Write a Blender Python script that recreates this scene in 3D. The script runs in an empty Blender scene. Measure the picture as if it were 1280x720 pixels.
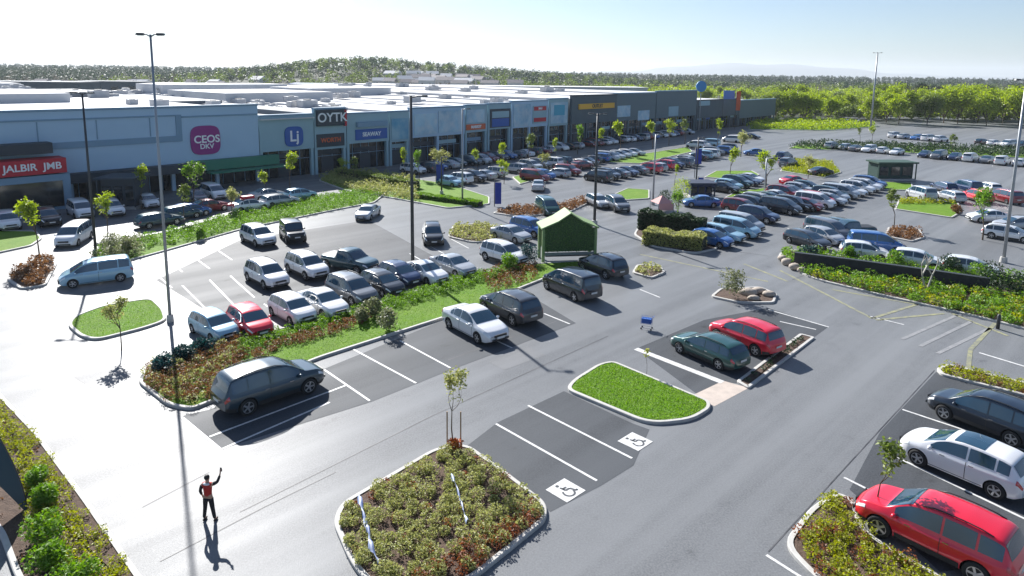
import bpy, bmesh, math, random
import numpy as np
from mathutils import Vector, Matrix
random.seed(7); rng = np.random.default_rng(11)
S = bpy.context.scene
COL = S.collection
# ------------------------------------------------------------------ camera
F, CY, TH, YAW, RL, H = 848.5, 225.6, 0.1567, 0.7927, 0.012, 16.0
_r = Vector((1, 0, 0)); FW = Vector((0, math.cos(TH), -math.sin(TH))); _u = Vector((0, math.sin(TH), math.cos(TH)))
RT = math.cos(RL)*_r + math.sin(RL)*_u; UP = -math.sin(RL)*_r + math.cos(RL)*_u
cam = bpy.data.cameras.new('camera'); co = bpy.data.objects.new('camera', cam); COL.objects.link(co)
co.matrix_world = Matrix(((RT.x, UP.x, -FW.x, 0), (RT.y, UP.y, -FW.y, 0), (RT.z, UP.z, -FW.z, H), (0, 0, 0, 1)))
cam.sensor_width = 36; cam.lens = 36*F/1280; cam.shift_y = -(360-CY)/1280; cam.clip_start = .5; cam.clip_end = 30000
S.camera = co
# ------------------------------------------------------------------ light
SUN_AZ, SUN_EL = -28.0, 33.0        # azimuth measured from +Y towards +X
w = bpy.data.worlds.new('World'); S.world = w; w.use_nodes = True
nt = w.node_tree; bg = nt.nodes['Background']; sky = nt.nodes.new('ShaderNodeTexSky')
sky.sky_type = 'NISHITA'; sky.sun_disc = False; sky.sun_elevation = math.radians(SUN_EL); sky.sun_rotation = math.radians(SUN_AZ)
sky.air_density = 1.0; sky.dust_density = .6; sky.ozone_density = 1.0
tint = nt.nodes.new('ShaderNodeMix'); tint.data_type = 'RGBA'; tint.blend_type = 'MULTIPLY'; tint.inputs[0].default_value = 1; tint.inputs[7].default_value = (.8, .96, 1.2, 1)
hs = nt.nodes.new('ShaderNodeHueSaturation'); hs.inputs['Saturation'].default_value = .8; nt.links.new(sky.outputs[0], hs.inputs['Color']); nt.links.new(hs.outputs[0], tint.inputs[6]); nt.links.new(tint.outputs[2], bg.inputs[0]); bg.inputs[1].default_value = 0.05
sl = bpy.data.lights.new('sun', 'SUN'); sl.energy = 5.0; sl.angle = math.radians(.5); sl.color = (1, .975, .94)
so = bpy.data.objects.new('sun', sl); COL.objects.link(so)
sd = Vector((math.sin(math.radians(SUN_AZ))*math.cos(math.radians(SUN_EL)), math.cos(math.radians(SUN_AZ))*math.cos(math.radians(SUN_EL)), math.sin(math.radians(SUN_EL))))
so.rotation_euler = sd.to_track_quat('Z', 'Y').to_euler(); so.location = (0, 0, 80)
S.view_settings.view_transform = 'Standard'; S.view_settings.look = 'None'; S.view_settings.gamma = 1
S.view_settings.exposure = 1.06
# ------------------------------------------------------------------ layout helpers
def G(x, y, z=0.0):
    """the ground point (height z) seen at a place of the survey grid"""
    d = RT*((x-640)/F) + FW - UP*((y-CY)/F)
    t = (H-z)/-d.z
    return Vector((d.x*t, d.y*t, z))
UA = Vector((math.sin(YAW), math.cos(YAW), 0)); UB = Vector((-UA.y, UA.x, 0))
def ang(v): return math.atan2(v.y, v.x)
# ------------------------------------------------------------------ materials
MATS = {}
def mat(name, col, rough=.6, metal=0, spec=.5, coat=0, noise=None, bump=0, emit=None, alpha=None, island=None, objcol=False):
    """noise=(scale, amount, colour2) mixes a second colour by fractal noise"""
    if name in MATS: return MATS[name]
    m = bpy.data.materials.new(name); m.use_nodes = True; N = m.node_tree.nodes; Lk = m.node_tree.links
    b = N['Principled BSDF']; b.inputs['Roughness'].default_value = rough; b.inputs['Metallic'].default_value = metal
    b.inputs['Specular IOR Level'].default_value = spec
    if coat: b.inputs['Coat Weight'].default_value = coat; b.inputs['Coat Roughness'].default_value = .04
    src = None
    if objcol:
        oi = N.new('ShaderNodeObjectInfo'); src = oi.outputs['Color']
    else:
        c = N.new('ShaderNodeRGB'); c.outputs[0].default_value = (*col, 1); src = c.outputs[0]
    tc = N.new('ShaderNodeTexCoord')
    if noise:
        for sc, am, c2 in noise:
            n = N.new('ShaderNodeTexNoise'); n.inputs['Scale'].default_value = sc; n.inputs['Detail'].default_value = 6; n.inputs['Roughness'].default_value = .6
            Lk.new(tc.outputs['Object'], n.inputs['Vector'])
            r = N.new('ShaderNodeMapRange'); r.inputs[1].default_value = .38; r.inputs[2].default_value = .66; r.inputs[4].default_value = am
            Lk.new(n.outputs[0], r.inputs[0])
            mx = N.new('ShaderNodeMix'); mx.data_type = 'RGBA'; Lk.new(r.outputs[0], mx.inputs[0]); Lk.new(src, mx.inputs[6]); mx.inputs[7].default_value = (*c2, 1)
            src = mx.outputs[2]
    if island:
        g = N.new('ShaderNodeNewGeometry'); mx = N.new('ShaderNodeMix'); mx.data_type = 'RGBA'
        Lk.new(g.outputs['Random Per Island'], mx.inputs[0]); Lk.new(src, mx.inputs[6]); mx.inputs[7].default_value = (*island, 1); src = mx.outputs[2]
        b.inputs['Roughness'].default_value = .55
    Lk.new(src, b.inputs['Base Color'])
    if bump:
        n = N.new('ShaderNodeTexNoise'); n.inputs['Scale'].default_value = bump[0]; n.inputs['Detail'].default_value = 5
        Lk.new(tc.outputs['Object'], n.inputs['Vector']); bp = N.new('ShaderNodeBump'); bp.inputs['Strength'].default_value = bump[1]; bp.inputs['Distance'].default_value = bump[2]
        Lk.new(n.outputs[0], bp.inputs['Height']); Lk.new(bp.outputs[0], b.inputs['Normal'])
    if emit: b.inputs['Emission Color'].default_value = (*emit, 1); b.inputs['Emission Strength'].default_value = 1
    MATS[name] = m; return m
def leafmat(name, c1, c2, trans=.35):
    m = mat(name, c1, island=c2, spec=.35)
    N = m.node_tree.nodes; Lk = m.node_tree.links; b = N['Principled BSDF']; out = N['Material Output']
    t = N.new('ShaderNodeBsdfTranslucent'); mx = N.new('ShaderNodeMixShader'); mx.inputs[0].default_value = trans
    src = b.inputs['Base Color'].links[0].from_socket
    hs = N.new('ShaderNodeHueSaturation'); hs.inputs['Saturation'].default_value = 1.15; hs.inputs['Value'].default_value = 1.5; Lk.new(src, hs.inputs['Color']); Lk.new(hs.outputs[0], t.inputs[0])
    Lk.new(b.outputs[0], mx.inputs[1]); Lk.new(t.outputs[0], mx.inputs[2]); Lk.new(mx.outputs[0], out.inputs[0])
    return m
def asphalt(name, c1, c2, rough=.5):
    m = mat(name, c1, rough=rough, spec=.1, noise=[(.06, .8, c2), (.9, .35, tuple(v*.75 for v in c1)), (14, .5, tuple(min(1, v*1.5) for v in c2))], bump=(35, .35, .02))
    N = m.node_tree.nodes; Lk = m.node_tree.links; b = N['Principled BSDF']
    tc = N.new('ShaderNodeTexCoord')
    # thin sealed cracks: distance-to-edge voronoi in warped coordinates
    nz = N.new('ShaderNodeTexNoise'); nz.inputs['Scale'].default_value = .35; Lk.new(tc.outputs['Object'], nz.inputs['Vector'])
    ad = N.new('ShaderNodeVectorMath'); ad.operation = 'MULTIPLY_ADD'; ad.inputs[1].default_value = (5, 5, 0); Lk.new(nz.outputs['Color'], ad.inputs[0]); Lk.new(tc.outputs['Object'], ad.inputs[2])
    v = N.new('ShaderNodeTexVoronoi'); v.feature = 'DISTANCE_TO_EDGE'; v.inputs['Scale'].default_value = .085; Lk.new(ad.outputs[0], v.inputs['Vector'])
    r = N.new('ShaderNodeMapRange'); r.inputs[1].default_value = .0015; r.inputs[2].default_value = .006; r.inputs[3].default_value = .07; r.inputs[4].default_value = 0; Lk.new(v.outputs['Distance'], r.inputs[0])
    src = b.inputs['Base Color'].links[0].from_socket
    mx = N.new('ShaderNodeMix'); mx.data_type = 'RGBA'; mx.inputs[7].default_value = (.03, .03, .032, 1); Lk.new(r.outputs[0], mx.inputs[0]); Lk.new(src, mx.inputs[6])
    vo = N.new('ShaderNodeTexNoise'); vo.inputs['Scale'].default_value = .9; vo.inputs['Detail'].default_value = 3; Lk.new(tc.outputs['Object'], vo.inputs['Vector'])
    ro = N.new('ShaderNodeMapRange'); ro.inputs[1].default_value = .66; ro.inputs[2].default_value = .74; ro.inputs[4].default_value = .6 if 'bay' in name else .25; Lk.new(vo.outputs[0], ro.inputs[0])
    mo = N.new('ShaderNodeMix'); mo.data_type = 'RGBA'; mo.inputs[7].default_value = (.028, .028, .03, 1); Lk.new(ro.outputs[0], mo.inputs[0]); Lk.new(mx.outputs[2], mo.inputs[6]); mx = mo
    # long wheel-worn bands along the lanes
    mp = N.new('ShaderNodeMapping'); mp.inputs['Scale'].default_value = (.018, .5, 1); mp0 = N.new('ShaderNodeMapping'); mp0.inputs['Rotation'].default_value = (0, 0, -ang(UA)); Lk.new(tc.outputs['Object'], mp0.inputs[0]); Lk.new(mp0.outputs[0], mp.inputs[0])
    n2 = N.new('ShaderNodeTexNoise'); n2.inputs['Scale'].default_value = 1; n2.inputs['Detail'].default_value = 4; Lk.new(mp.outputs[0], n2.inputs['Vector'])
    r2 = N.new('ShaderNodeMapRange'); r2.inputs[1].default_value = .4; r2.inputs[2].default_value = .65; r2.inputs[4].default_value = .75; Lk.new(n2.outputs[0], r2.inputs[0])
    mx2 = N.new('ShaderNodeMix'); mx2.data_type = 'RGBA'; mx2.inputs[7].default_value = (*[min(1, v*1.28) for v in c2], 1); Lk.new(r2.outputs[0], mx2.inputs[0]); Lk.new(mx.outputs[2], mx2.inputs[6])
    Lk.new(mx2.outputs[2], b.inputs['Base Color'])
    r3 = N.new('ShaderNodeMapRange'); r3.inputs[1].default_value = .3; r3.inputs[2].default_value = .7; r3.inputs[3].default_value = rough+.04; r3.inputs[4].default_value = rough-.03; Lk.new(n2.outputs[0], r3.inputs[0]); Lk.new(r3.outputs[0], b.inputs['Roughness'])
    return m
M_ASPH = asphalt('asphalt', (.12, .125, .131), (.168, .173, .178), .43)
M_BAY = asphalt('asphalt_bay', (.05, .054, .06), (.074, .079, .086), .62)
M_BAY2 = asphalt('asphalt_repair', (.135, .14, .143), (.165, .168, .172), .5)
M_CONC = mat('concrete', (.5, .49, .46), .75, noise=[(.7, .5, (.36, .34, .31)), (3, .5, (.34, .32, .3)), (22, .3, (.5, .49, .46))], bump=(40, .2, .01))
M_PAVE = mat('paving', (.5, .42, .36), .8, noise=[(2, .5, (.3, .26, .23)), (30, .3, (.45, .4, .36))])
M_PAINT = mat('road_paint', (.72, .72, .7), .6, noise=[(7, .7, (.36, .36, .36)), (1.5, .4, (.34, .34, .34))])
M_YPAINT = mat('yellow_road_paint', (.34, .33, .16), .6, noise=[(2.5, .95, (.17, .175, .15)), (9, .6, (.15, .155, .15))])
M_WORN = mat('worn_road_paint', (.3, .3, .3), .6, noise=[(2.5, .9, (.2, .205, .21)), (12, .6, (.17, .17, .175))])
M_SOIL = mat('soil', (.075, .045, .03), .95, noise=[(6, .8, (.16, .105, .075)), (30, .5, (.04, .025, .018))], bump=(20, .8, .06))
M_LAWN = mat('lawn', (.085, .2, .01), .8, spec=.15, noise=[(.8, .7, (.17, .29, .02)), (.35, .35, (.2, .25, .05)), (9, .5, (.07, .16, .008)), (60, .5, (.17, .3, .02))], bump=(55, .9, .05))
M_GROUND = mat('ground', (.022, .034, .014), .95, noise=[(.01, .8, (.035, .04, .022)), (.12, .6, (.02, .03, .012)), (1, .3, (.03, .04, .016))])
M_GRASS = leafmat('grass_blade', (.1, .24, .01), (.22, .36, .03), .4)
M_GC = leafmat('groundcover', (.23, .26, .08), (.42, .41, .17), .35)
M_GCY = leafmat('groundcover_yellow', (.2, .24, .02), (.36, .36, .05), .4)
M_GCR = leafmat('groundcover_red', (.15, .05, .025), (.3, .12, .06), .35)
M_GREEN = leafmat('shrub_green', (.1, .2, .02), (.2, .33, .05), .35)
M_DGREEN = leafmat('shrub_dark', (.02, .045, .02), (.045, .08, .03), .2)
M_TEALG = leafmat('shrub_teal', (.015, .05, .05), (.03, .09, .085), .2)
M_BROWN = leafmat('shrub_brown', (.14, .065, .03), (.24, .13, .06), .3)
M_PALEG = leafmat('shrub_pale', (.13, .15, .07), (.26, .27, .15), .3)
M_TREE1 = leafmat('leaf_bright', (.2, .28, .02), (.36, .43, .05), .4)
M_TREE2 = leafmat('leaf_mid', (.11, .16, .03), (.2, .25, .06), .3)
M_TREE3 = leafmat('leaf_dark', (.025, .05, .025), (.05, .08, .035), .2)
M_TREE4 = leafmat('leaf_bare', (.12, .1, .075), (.18, .16, .12), .2)
M_BARK = mat('bark', (.09, .065, .045), .9, noise=[(12, .6, (.16, .125, .09))])
M_CAR = mat('car_paint', (.5, .5, .5), .28, metal=.15, spec=.5, coat=1.0, objcol=True)
M_GLASS = mat('car_glass', (.014, .05, .085), .05, spec=.9, coat=.5)
M_TYRE = mat('tyre', (.018, .018, .018), .85)
M_TRIM = mat('black_trim', (.022, .023, .025), .5)
M_RIM = mat('alloy', (.55, .56, .58), .3, metal=.8)
M_LAMP = mat('headlight_lens', (.75, .78, .8), .1, spec=.8, coat=1)
M_TAIL = mat('taillight_lens', (.5, .015, .02), .15, spec=.8, coat=1)
M_PLATE = mat('number_plate', (.7, .7, .68), .5)
M_CHROME = mat('chrome', (.7, .7, .7), .15, metal=1)
M_STEELG = mat('galvanised_pole', (.34, .36, .38), .5, metal=.5)
M_STEELD = mat('dark_pole', (.05, .055, .06), .5, metal=.3)
# ------------------------------------------------------------------ object helpers
def tag(o, label=None, cat=None, group=None, kind=None):
    if label: o['label'] = label
    if cat: o['category'] = cat
    if group: o['group'] = group
    if kind: o['kind'] = kind
    return o
def link(name, me, parent=None, loc=(0, 0, 0), rz=0):
    o = bpy.data.objects.new(name, me); COL.objects.link(o); o.location = loc; o.rotation_euler = (0, 0, rz)
    if parent: o.parent = parent
    return o
def thing(name, label, cat, loc=(0, 0, 0), rz=0, group=None):
    return tag(link(name, None, None, loc, rz), label, cat, group)
def mesh(name, V, Fs, mats=(), smooth=False, mi=None):
    me = bpy.data.meshes.new(name); me.from_pydata([tuple(v) for v in V], [], [tuple(f) for f in Fs])
    for m in (mats if isinstance(mats, (list, tuple)) else [mats]): me.materials.append(m)
    if mi is not None: me.polygons.foreach_set('material_index', mi)
    if smooth: me.polygons.foreach_set('use_smooth', [True]*len(me.polygons))
    me.update(); return me
class MB:
    """collects shapes into one mesh"""
    def __init__(s): s.v = []; s.f = []; s.m = []
    def add(s, V, Fs, mi=0):
        n = len(s.v); s.v += [tuple(v) for v in V]; s.f += [tuple(i+n for i in f) for f in Fs]; s.m += [mi]*len(Fs); return s
    def box(s, c, d, rz=0, mi=0, taper=1):
        cx, cy, cz = c; a, b, h = d[0]/2, d[1]/2, d[2]/2; cr, sr = math.cos(rz), math.sin(rz); V = []
        for z, k in ((-h, 1), (h, taper)):
            for x, y in ((-a, -b), (a, -b), (a, b), (-a, b)):
                x *= k; y *= k; V.append((cx+x*cr-y*sr, cy+x*sr+y*cr, cz+z))
        return s.add(V, [(3, 2, 1, 0), (4, 5, 6, 7), (0, 1, 5, 4), (1, 2, 6, 5), (2, 3, 7, 6), (3, 0, 4, 7)], mi)
    def tube(s, pts, rad, n=8, mi=0, cap=True):
        pts = [Vector(p) for p in pts]; rads = rad if isinstance(rad, (list, tuple)) else [rad]*len(pts); V = []
        for i, p in enumerate(pts):
            t = (pts[min(i+1, len(pts)-1)]-pts[max(i-1, 0)]).normalized(); a = t.orthogonal().normalized()
            if i and abs(t.dot(s._a)) < .95: a = (s._a-t*t.dot(s._a)).normalized()
            s._a = a; b = t.cross(a)
            for k in range(n):
                an = 2*math.pi*k/n; V.append(p+(a*math.cos(an)+b*math.sin(an))*rads[i])
        Fs = [(i*n+k, i*n+(k+1) % n, (i+1)*n+(k+1) % n, (i+1)*n+k) for i in range(len(pts)-1) for k in range(n)]
        if cap: Fs += [tuple(range(n-1, -1, -1)), tuple((len(pts)-1)*n+k for k in range(n))]
        return s.add(V, Fs, mi)
    def cyl(s, c, r, h, n=16, axis='z', mi=0, r2=None):
        c = Vector(c); d = {'x': Vector((1, 0, 0)), 'y': Vector((0, 1, 0)), 'z': Vector((0, 0, 1))}[axis]*h/2
        return s.tube([c-d, c+d], [r, r if r2 is None else r2], n, mi)
    def ico(s, c, r, sub=1, jit=0, mi=0, sc=(1, 1, 1)):
        bm = bmesh.new(); bmesh.ops.create_icosphere(bm, subdivisions=sub, radius=1)
        V = [(c[0]+v.co.x*r*sc[0]*(1+random.uniform(-jit, jit)), c[1]+v.co.y*r*sc[1]*(1+random.uniform(-jit, jit)), c[2]+v.co.z*r*sc[2]*(1+random.uniform(-jit, jit))) for v in bm.verts]
        Fs = [[v.index for v in f.verts] for f in bm.faces]; bm.free(); return s.add(V, Fs, mi)
    def prism(s, pts, z0, z1, mi=0):
        n = len(pts); V = [(p[0], p[1], z0) for p in pts]+[(p[0], p[1], z1) for p in pts]
        return s.add(V, [tuple(range(n-1, -1, -1)), tuple(range(n, 2*n))]+[(i, (i+1) % n, n+(i+1) % n, n+i) for i in range(n)], mi)
    def mesh(s, name, mats, smooth=False): return mesh(name, s.v, s.f, mats, smooth, s.m)
    def obj(s, name, mats, parent=None, smooth=False, loc=(0, 0, 0), rz=0): return link(name, s.mesh(name, mats, smooth), parent, loc, rz)
def area(P): return sum(P[i][0]*P[(i+1) % len(P)][1]-P[(i+1) % len(P)][0]*P[i][1] for i in range(len(P)))/2
def poly_px(pts, z=0):
    P = [G(x, y, z).xy for x, y in pts]
    if area(P) < 0: P = P[::-1]
    return P
def rounded(P, r=1.0, n=5):
    out = []
    for i, p in enumerate(P):
        a = (P[i-1]-p); b = (P[(i+1) % len(P)]-p); k = min(r, a.length*.45, b.length*.45)
        A = p+a.normalized()*k; B = p+b.normalized()*k
        for j in range(n+1):
            t = j/n; out.append(A*(1-t)**2+p*2*t*(1-t)+B*t*t)
    return out
def inset(P, d):
    out = []; n = len(P)
    for i, p in enumerate(P):
        e1 = (p-P[i-1]); e2 = (P[(i+1) % n]-p)
        if e1.length < 1e-6: e1 = e2
        if e2.length < 1e-6: e2 = e1
        n1 = Vector((-e1.y, e1.x)).normalized(); n2 = Vector((-e2.y, e2.x)).normalized(); m = n1+n2
        m = m.normalized() if m.length > 1e-6 else n1
        out.append(p+m*d/max(.5, m.dot(n1)))
    return out
def inside(P, x, y):
    c = False; n = len(P); j = n-1
    for i in range(n):
        if (P[i][1] > y) != (P[j][1] > y) and x < (P[j][0]-P[i][0])*(y-P[i][1])/(P[j][1]-P[i][1])+P[i][0]: c = not c
        j = i
    return c
def scatter(P, sp, jit=.45):
    xs = [p[0] for p in P]; ys = [p[1] for p in P]; out = []; x = min(xs)
    while x < max(xs):
        y = min(ys)
        while y < max(ys):
            q = (x+random.uniform(-jit, jit)*sp, y+random.uniform(-jit, jit)*sp)
            if inside(P, *q): out.append(q)
            y += sp
        x += sp
    return out
def sheet(name, pts, z, m, kind='structure', px=True):
    P = poly_px(pts) if px else pts
    o = link(name, mesh(name, [(p[0], p[1], z) for p in P], [tuple(range(len(P)))], m)); o['kind'] = kind; return o
def stripe(mb, a, b, wd=.11, z=.012, px=True):
    A = G(*a) if px else Vector(a); B = G(*b) if px else Vector(b); t = (B-A).normalized(); n = Vector((-t.y, t.x, 0))*wd/2
    mb.add([(A-n)+Vector((0, 0, z)), (B-n)+Vector((0, 0, z)), (B+n)+Vector((0, 0, z)), (A+n)+Vector((0, 0, z))], [(0, 1, 2, 3)])
def leaves(C, size, up=.3, tri=False, aspect=.6):
    """many leaf faces round the given centres (N,3)"""
    C = np.asarray(C, float); n = len(C)
    a = rng.normal(size=(n, 3)); a[:, 2] *= .6; a /= np.linalg.norm(a, axis=1)[:, None]
    b = rng.normal(size=(n, 3)); b -= (a*b).sum(1)[:, None]*a; b /= np.linalg.norm(b, axis=1)[:, None]
    s = size*rng.uniform(.6, 1.3, n)[:, None]
    V = np.stack([C-a*s, C-b*s*aspect, C+a*s, C+b*s*aspect], 1).reshape(-1, 3)
    return V, np.arange(4*n).reshape(-1, 4)
def leafmesh(name, C, size, m, **k):
    V, Q = leaves(C, size, **k); me = bpy.data.meshes.new(name); me.vertices.add(len(V)); me.vertices.foreach_set('co', V.ravel())
    me.loops.add(Q.size); me.loops.foreach_set('vertex_index', Q.ravel()); me.polygons.add(len(Q)); me.polygons.foreach_set('loop_start', np.arange(0, Q.size, 4)); me.polygons.foreach_set('loop_total', np.full(len(Q), 4))
    me.materials.append(m); me.update(); me.validate(); return me
def blob(c, r, n, shell=.55):
    """points in an ellipsoid, denser to the outside"""
    d = rng.normal(size=(n, 3)); d /= np.linalg.norm(d, axis=1)[:, None]; k = rng.uniform(shell, 1, n)**.8
    return np.asarray(c)+d*k[:, None]*np.asarray(r)
def bush_pts(r, h, n, lumps=6):
    out = []
    for i in range(lumps):
        a = random.uniform(0, 6.28); q = random.uniform(0, .55)*r; rr = r*random.uniform(.4, .65)
        out.append(blob((q*math.cos(a), q*math.sin(a), h*random.uniform(.35, .6)), (rr, rr, h*.42), n//lumps))
    P = np.concatenate(out); P[:, 2] = np.abs(P[:, 2]); return P
# ------------------------------------------------------------------ ground, asphalt, islands
def bigsheet(name, x0, x1, y0, y1, z, m, nx=1):
    o = link(name, mesh(name, [(x0, y0, z), (x1, y0, z), (x1, y1, z), (x0, y1, z)], [(0, 1, 2, 3)], m)); o['kind'] = 'structure'; return o
bigsheet('ground', -9000, 9000, -200, 14000, -.06, M_GROUND)
sheet('asphalt_lot', [Vector((-260, -30)), Vector((110, -30)), Vector((330, 150)), Vector((420, 330)), Vector((230, 330)), Vector((120, 270)), Vector((70, 215)), Vector((-260, -5))], 0, M_ASPH, px=False)
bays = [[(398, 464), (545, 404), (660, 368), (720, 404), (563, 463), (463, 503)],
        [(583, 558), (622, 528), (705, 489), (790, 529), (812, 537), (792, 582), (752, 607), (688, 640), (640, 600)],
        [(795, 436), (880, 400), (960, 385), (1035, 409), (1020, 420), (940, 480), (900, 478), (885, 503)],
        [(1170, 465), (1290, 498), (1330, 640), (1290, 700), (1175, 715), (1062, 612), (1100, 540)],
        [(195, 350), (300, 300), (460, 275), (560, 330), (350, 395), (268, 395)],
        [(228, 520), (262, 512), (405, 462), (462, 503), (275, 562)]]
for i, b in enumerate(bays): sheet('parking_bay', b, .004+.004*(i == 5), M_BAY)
sheet('pavement', [(866, 494), (904, 476), (936, 485), (893, 508)], .006, M_PAVE)
wl = MB(); wn = MB()
for a, b in [((405, 462), (462, 501)), ((442, 437), (520, 479)), ((500, 426), (563, 460)), ((590, 412), (640, 435)), ((680, 392), (712, 405)), ((620, 530), (746, 601)), ((660, 507), (790, 573)),
             ((960, 387), (1036, 409)), ((975, 402), (1020, 412)), ((1107, 565), (1300, 658)), ((958, 694), (1008, 726)), ((1055, 597), (1105, 622)), ((1128, 512), (1290, 566)),
             ((262, 546), (432, 482)), ((228, 522), (276, 562)), ((276, 562), (412, 503)), ((228, 357), (264, 393)), ((262, 350), (296, 385)), ((288, 345), (318, 372)), ((180, 330), (215, 360)),
             ((205, 322), (228, 340)), ((235, 316), (262, 336)), ((262, 306), (290, 325)), ((395, 372), (420, 385)), ((700, 345), (740, 352)), ((800, 362), (825, 372)), ((1085, 395), (1130, 406))]:
    stripe(wl, a, b, .12)
stripe(wl, (795, 436), (903, 478), .42); stripe(wl, (1224, 441), (1300, 464), .16)
for a, b, z_ in [((1128, 424), (1196, 394), .012), ((1150, 433), (1214, 402), .012), ((1172, 442), (1236, 411), .012)]: stripe(wn, a, b, .24, z_)
wn.obj('worn_crossing', M_WORN)['kind'] = 'structure'
for t in range(14):      # bay lines under the mid rows
    p = 300+t*26; stripe(wl, (p, 415-t*9.5), (p-22, 398-t*9), .1)
wl.obj('road_markings', M_PAINT)['kind'] = 'structure'
yl = MB()
for a, b in [((975, 338), (1090, 398)), ((1090, 398), (1148, 380)), ((990, 336), (1040, 352)), ((1244, 404), (1213, 437)), ((1213, 437), (1210, 463)), ((1040, 362), (1148, 381)), ((1095, 400), (1180, 392)), ((1190, 372+20), (1260, 420)), ((800, 318), (960, 352)), ((930, 330), (985, 352))]:
    stripe(yl, a, b, .24)
yl.obj('yellow_markings', M_YPAINT)['kind'] = 'structure'
sm = MB()
for a, b in [((178, 634), (262, 590)), ((200, 702), (330, 634)), ((330, 634), (420, 590)), ((120, 420), (250, 452)), ((560, 450), (700, 400)), ((300, 640), (540, 520)), ((540, 520), (760, 420)), ((960, 690), (1168, 463)), ((600, 300), (760, 292)), ((760, 292), (960, 320)), ((990, 350), (1120, 300))]:
    stripe(sm, a, b, .045, .009)
sm.obj('asphalt_seams', mat('bitumen_seam', (.035, .036, .04), .6, noise=[(.8, .8, (.12, .12, .125))]))['kind'] = 'structure'
for q in [[(610, 452), (660, 433), (682, 444), (630, 463)], [(90, 470), (140, 452), (170, 468), (118, 488)]]:
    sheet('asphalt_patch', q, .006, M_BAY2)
# accessible-bay symbols: white field with the wheelchair figure left open
def symbol(px, py):
    c = G(px, py); mb = MB(); s = 1.1; z = .016; uy = UB; ux = UA
    T = lambda x, y, dz=0: tuple(c+ux*x*s+uy*y*s+Vector((0, 0, z+dz)))
    mb.add([T(-.5, -.5), T(.5, -.5), T(.5, .5), T(-.5, .5)], [(0, 1, 2, 3)])
    o = mb.obj('bay_symbol', M_PAINT); o['kind'] = 'structure'
    d = MB()
    def ln(x0, y0, x1, y1, wd=.085):
        a = Vector((x0, y0)); b = Vector((x1, y1)); t = (b-a).normalized(); n = Vector((-t.y, t.x))*wd/2
        d.add([T(*(a-n), .004), T(*(b-n), .004), T(*(b+n), .004), T(*(a+n), .004)], [(0, 1, 2, 3)])
    ln(-.05, .22, -.02, -.02); ln(-.02, -.02, .18, -.02); ln(.18, -.02, .27, -.28); ln(-.04, .1, .14, .1); ln(.27, -.27, .36, -.24)
    k = 18; d.add([T(-.06+.07*math.cos(6.283*i/k), .35+.07*math.sin(6.283*i/k), .005) for i in range(k)], [tuple(range(k))])
    for i in range(14):
        a0, a1 = math.radians(130+i*16), math.radians(130+(i+1)*16)
        d.add([T(-.02+r*math.cos(a), -.17+r*math.sin(a), .0045) for r, a in ((.17, a0), (.245, a0), (.245, a1), (.17, a1))], [(0, 1, 2, 3)])
    d.obj('bay_symbol_figure', M_BAY)['kind'] = 'structure'
symbol(707, 613); symbol(794, 552)
ISL = {}
def island(key, pts, fill='soil', r=1.0, kw=.18, kh=.14, px=True):
    P = poly_px(pts) if px else pts
    P = rounded(P, r) if r else P
    I = inset(P, kw); n = len(P); mb = MB(); Z = Vector((0, 0, 1))
    V = [(p.x, p.y, 0) for p in P]+[(p.x, p.y, kh-.02) for p in P]+[(p.x, p.y, kh) for p in inset(P, .03)]+[(p.x, p.y, kh) for p in I]+[(p.x, p.y, kh-.1) for p in I]
    Fs = [(a*n+i, a*n+(i+1) % n, (a+1)*n+(i+1) % n, (a+1)*n+i) for a in range(4) for i in range(n)]
    mb.add(V, Fs); mb.obj('kerb', M_CONC)['kind'] = 'structure'
    o = link('lawn' if fill == 'lawn' else 'planting_soil', mesh('bed', [(p.x, p.y, kh-.035) for p in inset(P, kw-.01)], [tuple(range(n))], M_LAWN if fill == 'lawn' else M_SOIL)); o['kind'] = 'structure'
    ISL[key] = inset(P, kw+.05); return ISL[key]
def cover(name, P, sp, r, h, n, m, size, label, cat='ground cover', keep=None, z=.1):
    """low planting nobody could count: one stuff object of leafy clumps"""
    C = []
    for x, y in scatter(P, sp):
        if keep and not keep(x, y): continue
        k = random.uniform(.7, 1.25); b = blob((x, y, z+h*.45*k), (r*k, r*k, h*.5*k), n); C.append(b)
    if not C: return
    C = np.concatenate(C); C[:, 2] = np.maximum(C[:, 2], z+.01)
    o = link(name, leafmesh(name, C, size, m)); tag(o, label, cat, kind='stuff'); return o
def tufts(P, n_m2, label, z=.1, hgt=.07):
    xs = [p[0] for p in P]; ys = [p[1] for p in P]; A = (max(xs)-min(xs))*(max(ys)-min(ys)); C = []
    for _ in range(int(A*n_m2)):
        x, y = random.uniform(min(xs), max(xs)), random.uniform(min(ys), max(ys))
        if inside(P, x, y): C.append((x, y, z+random.uniform(.01, hgt)))
    o = link('grass', leafmesh('grass', C, .03, M_GRASS)); tag(o, label, 'grass', kind='stuff')
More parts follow.
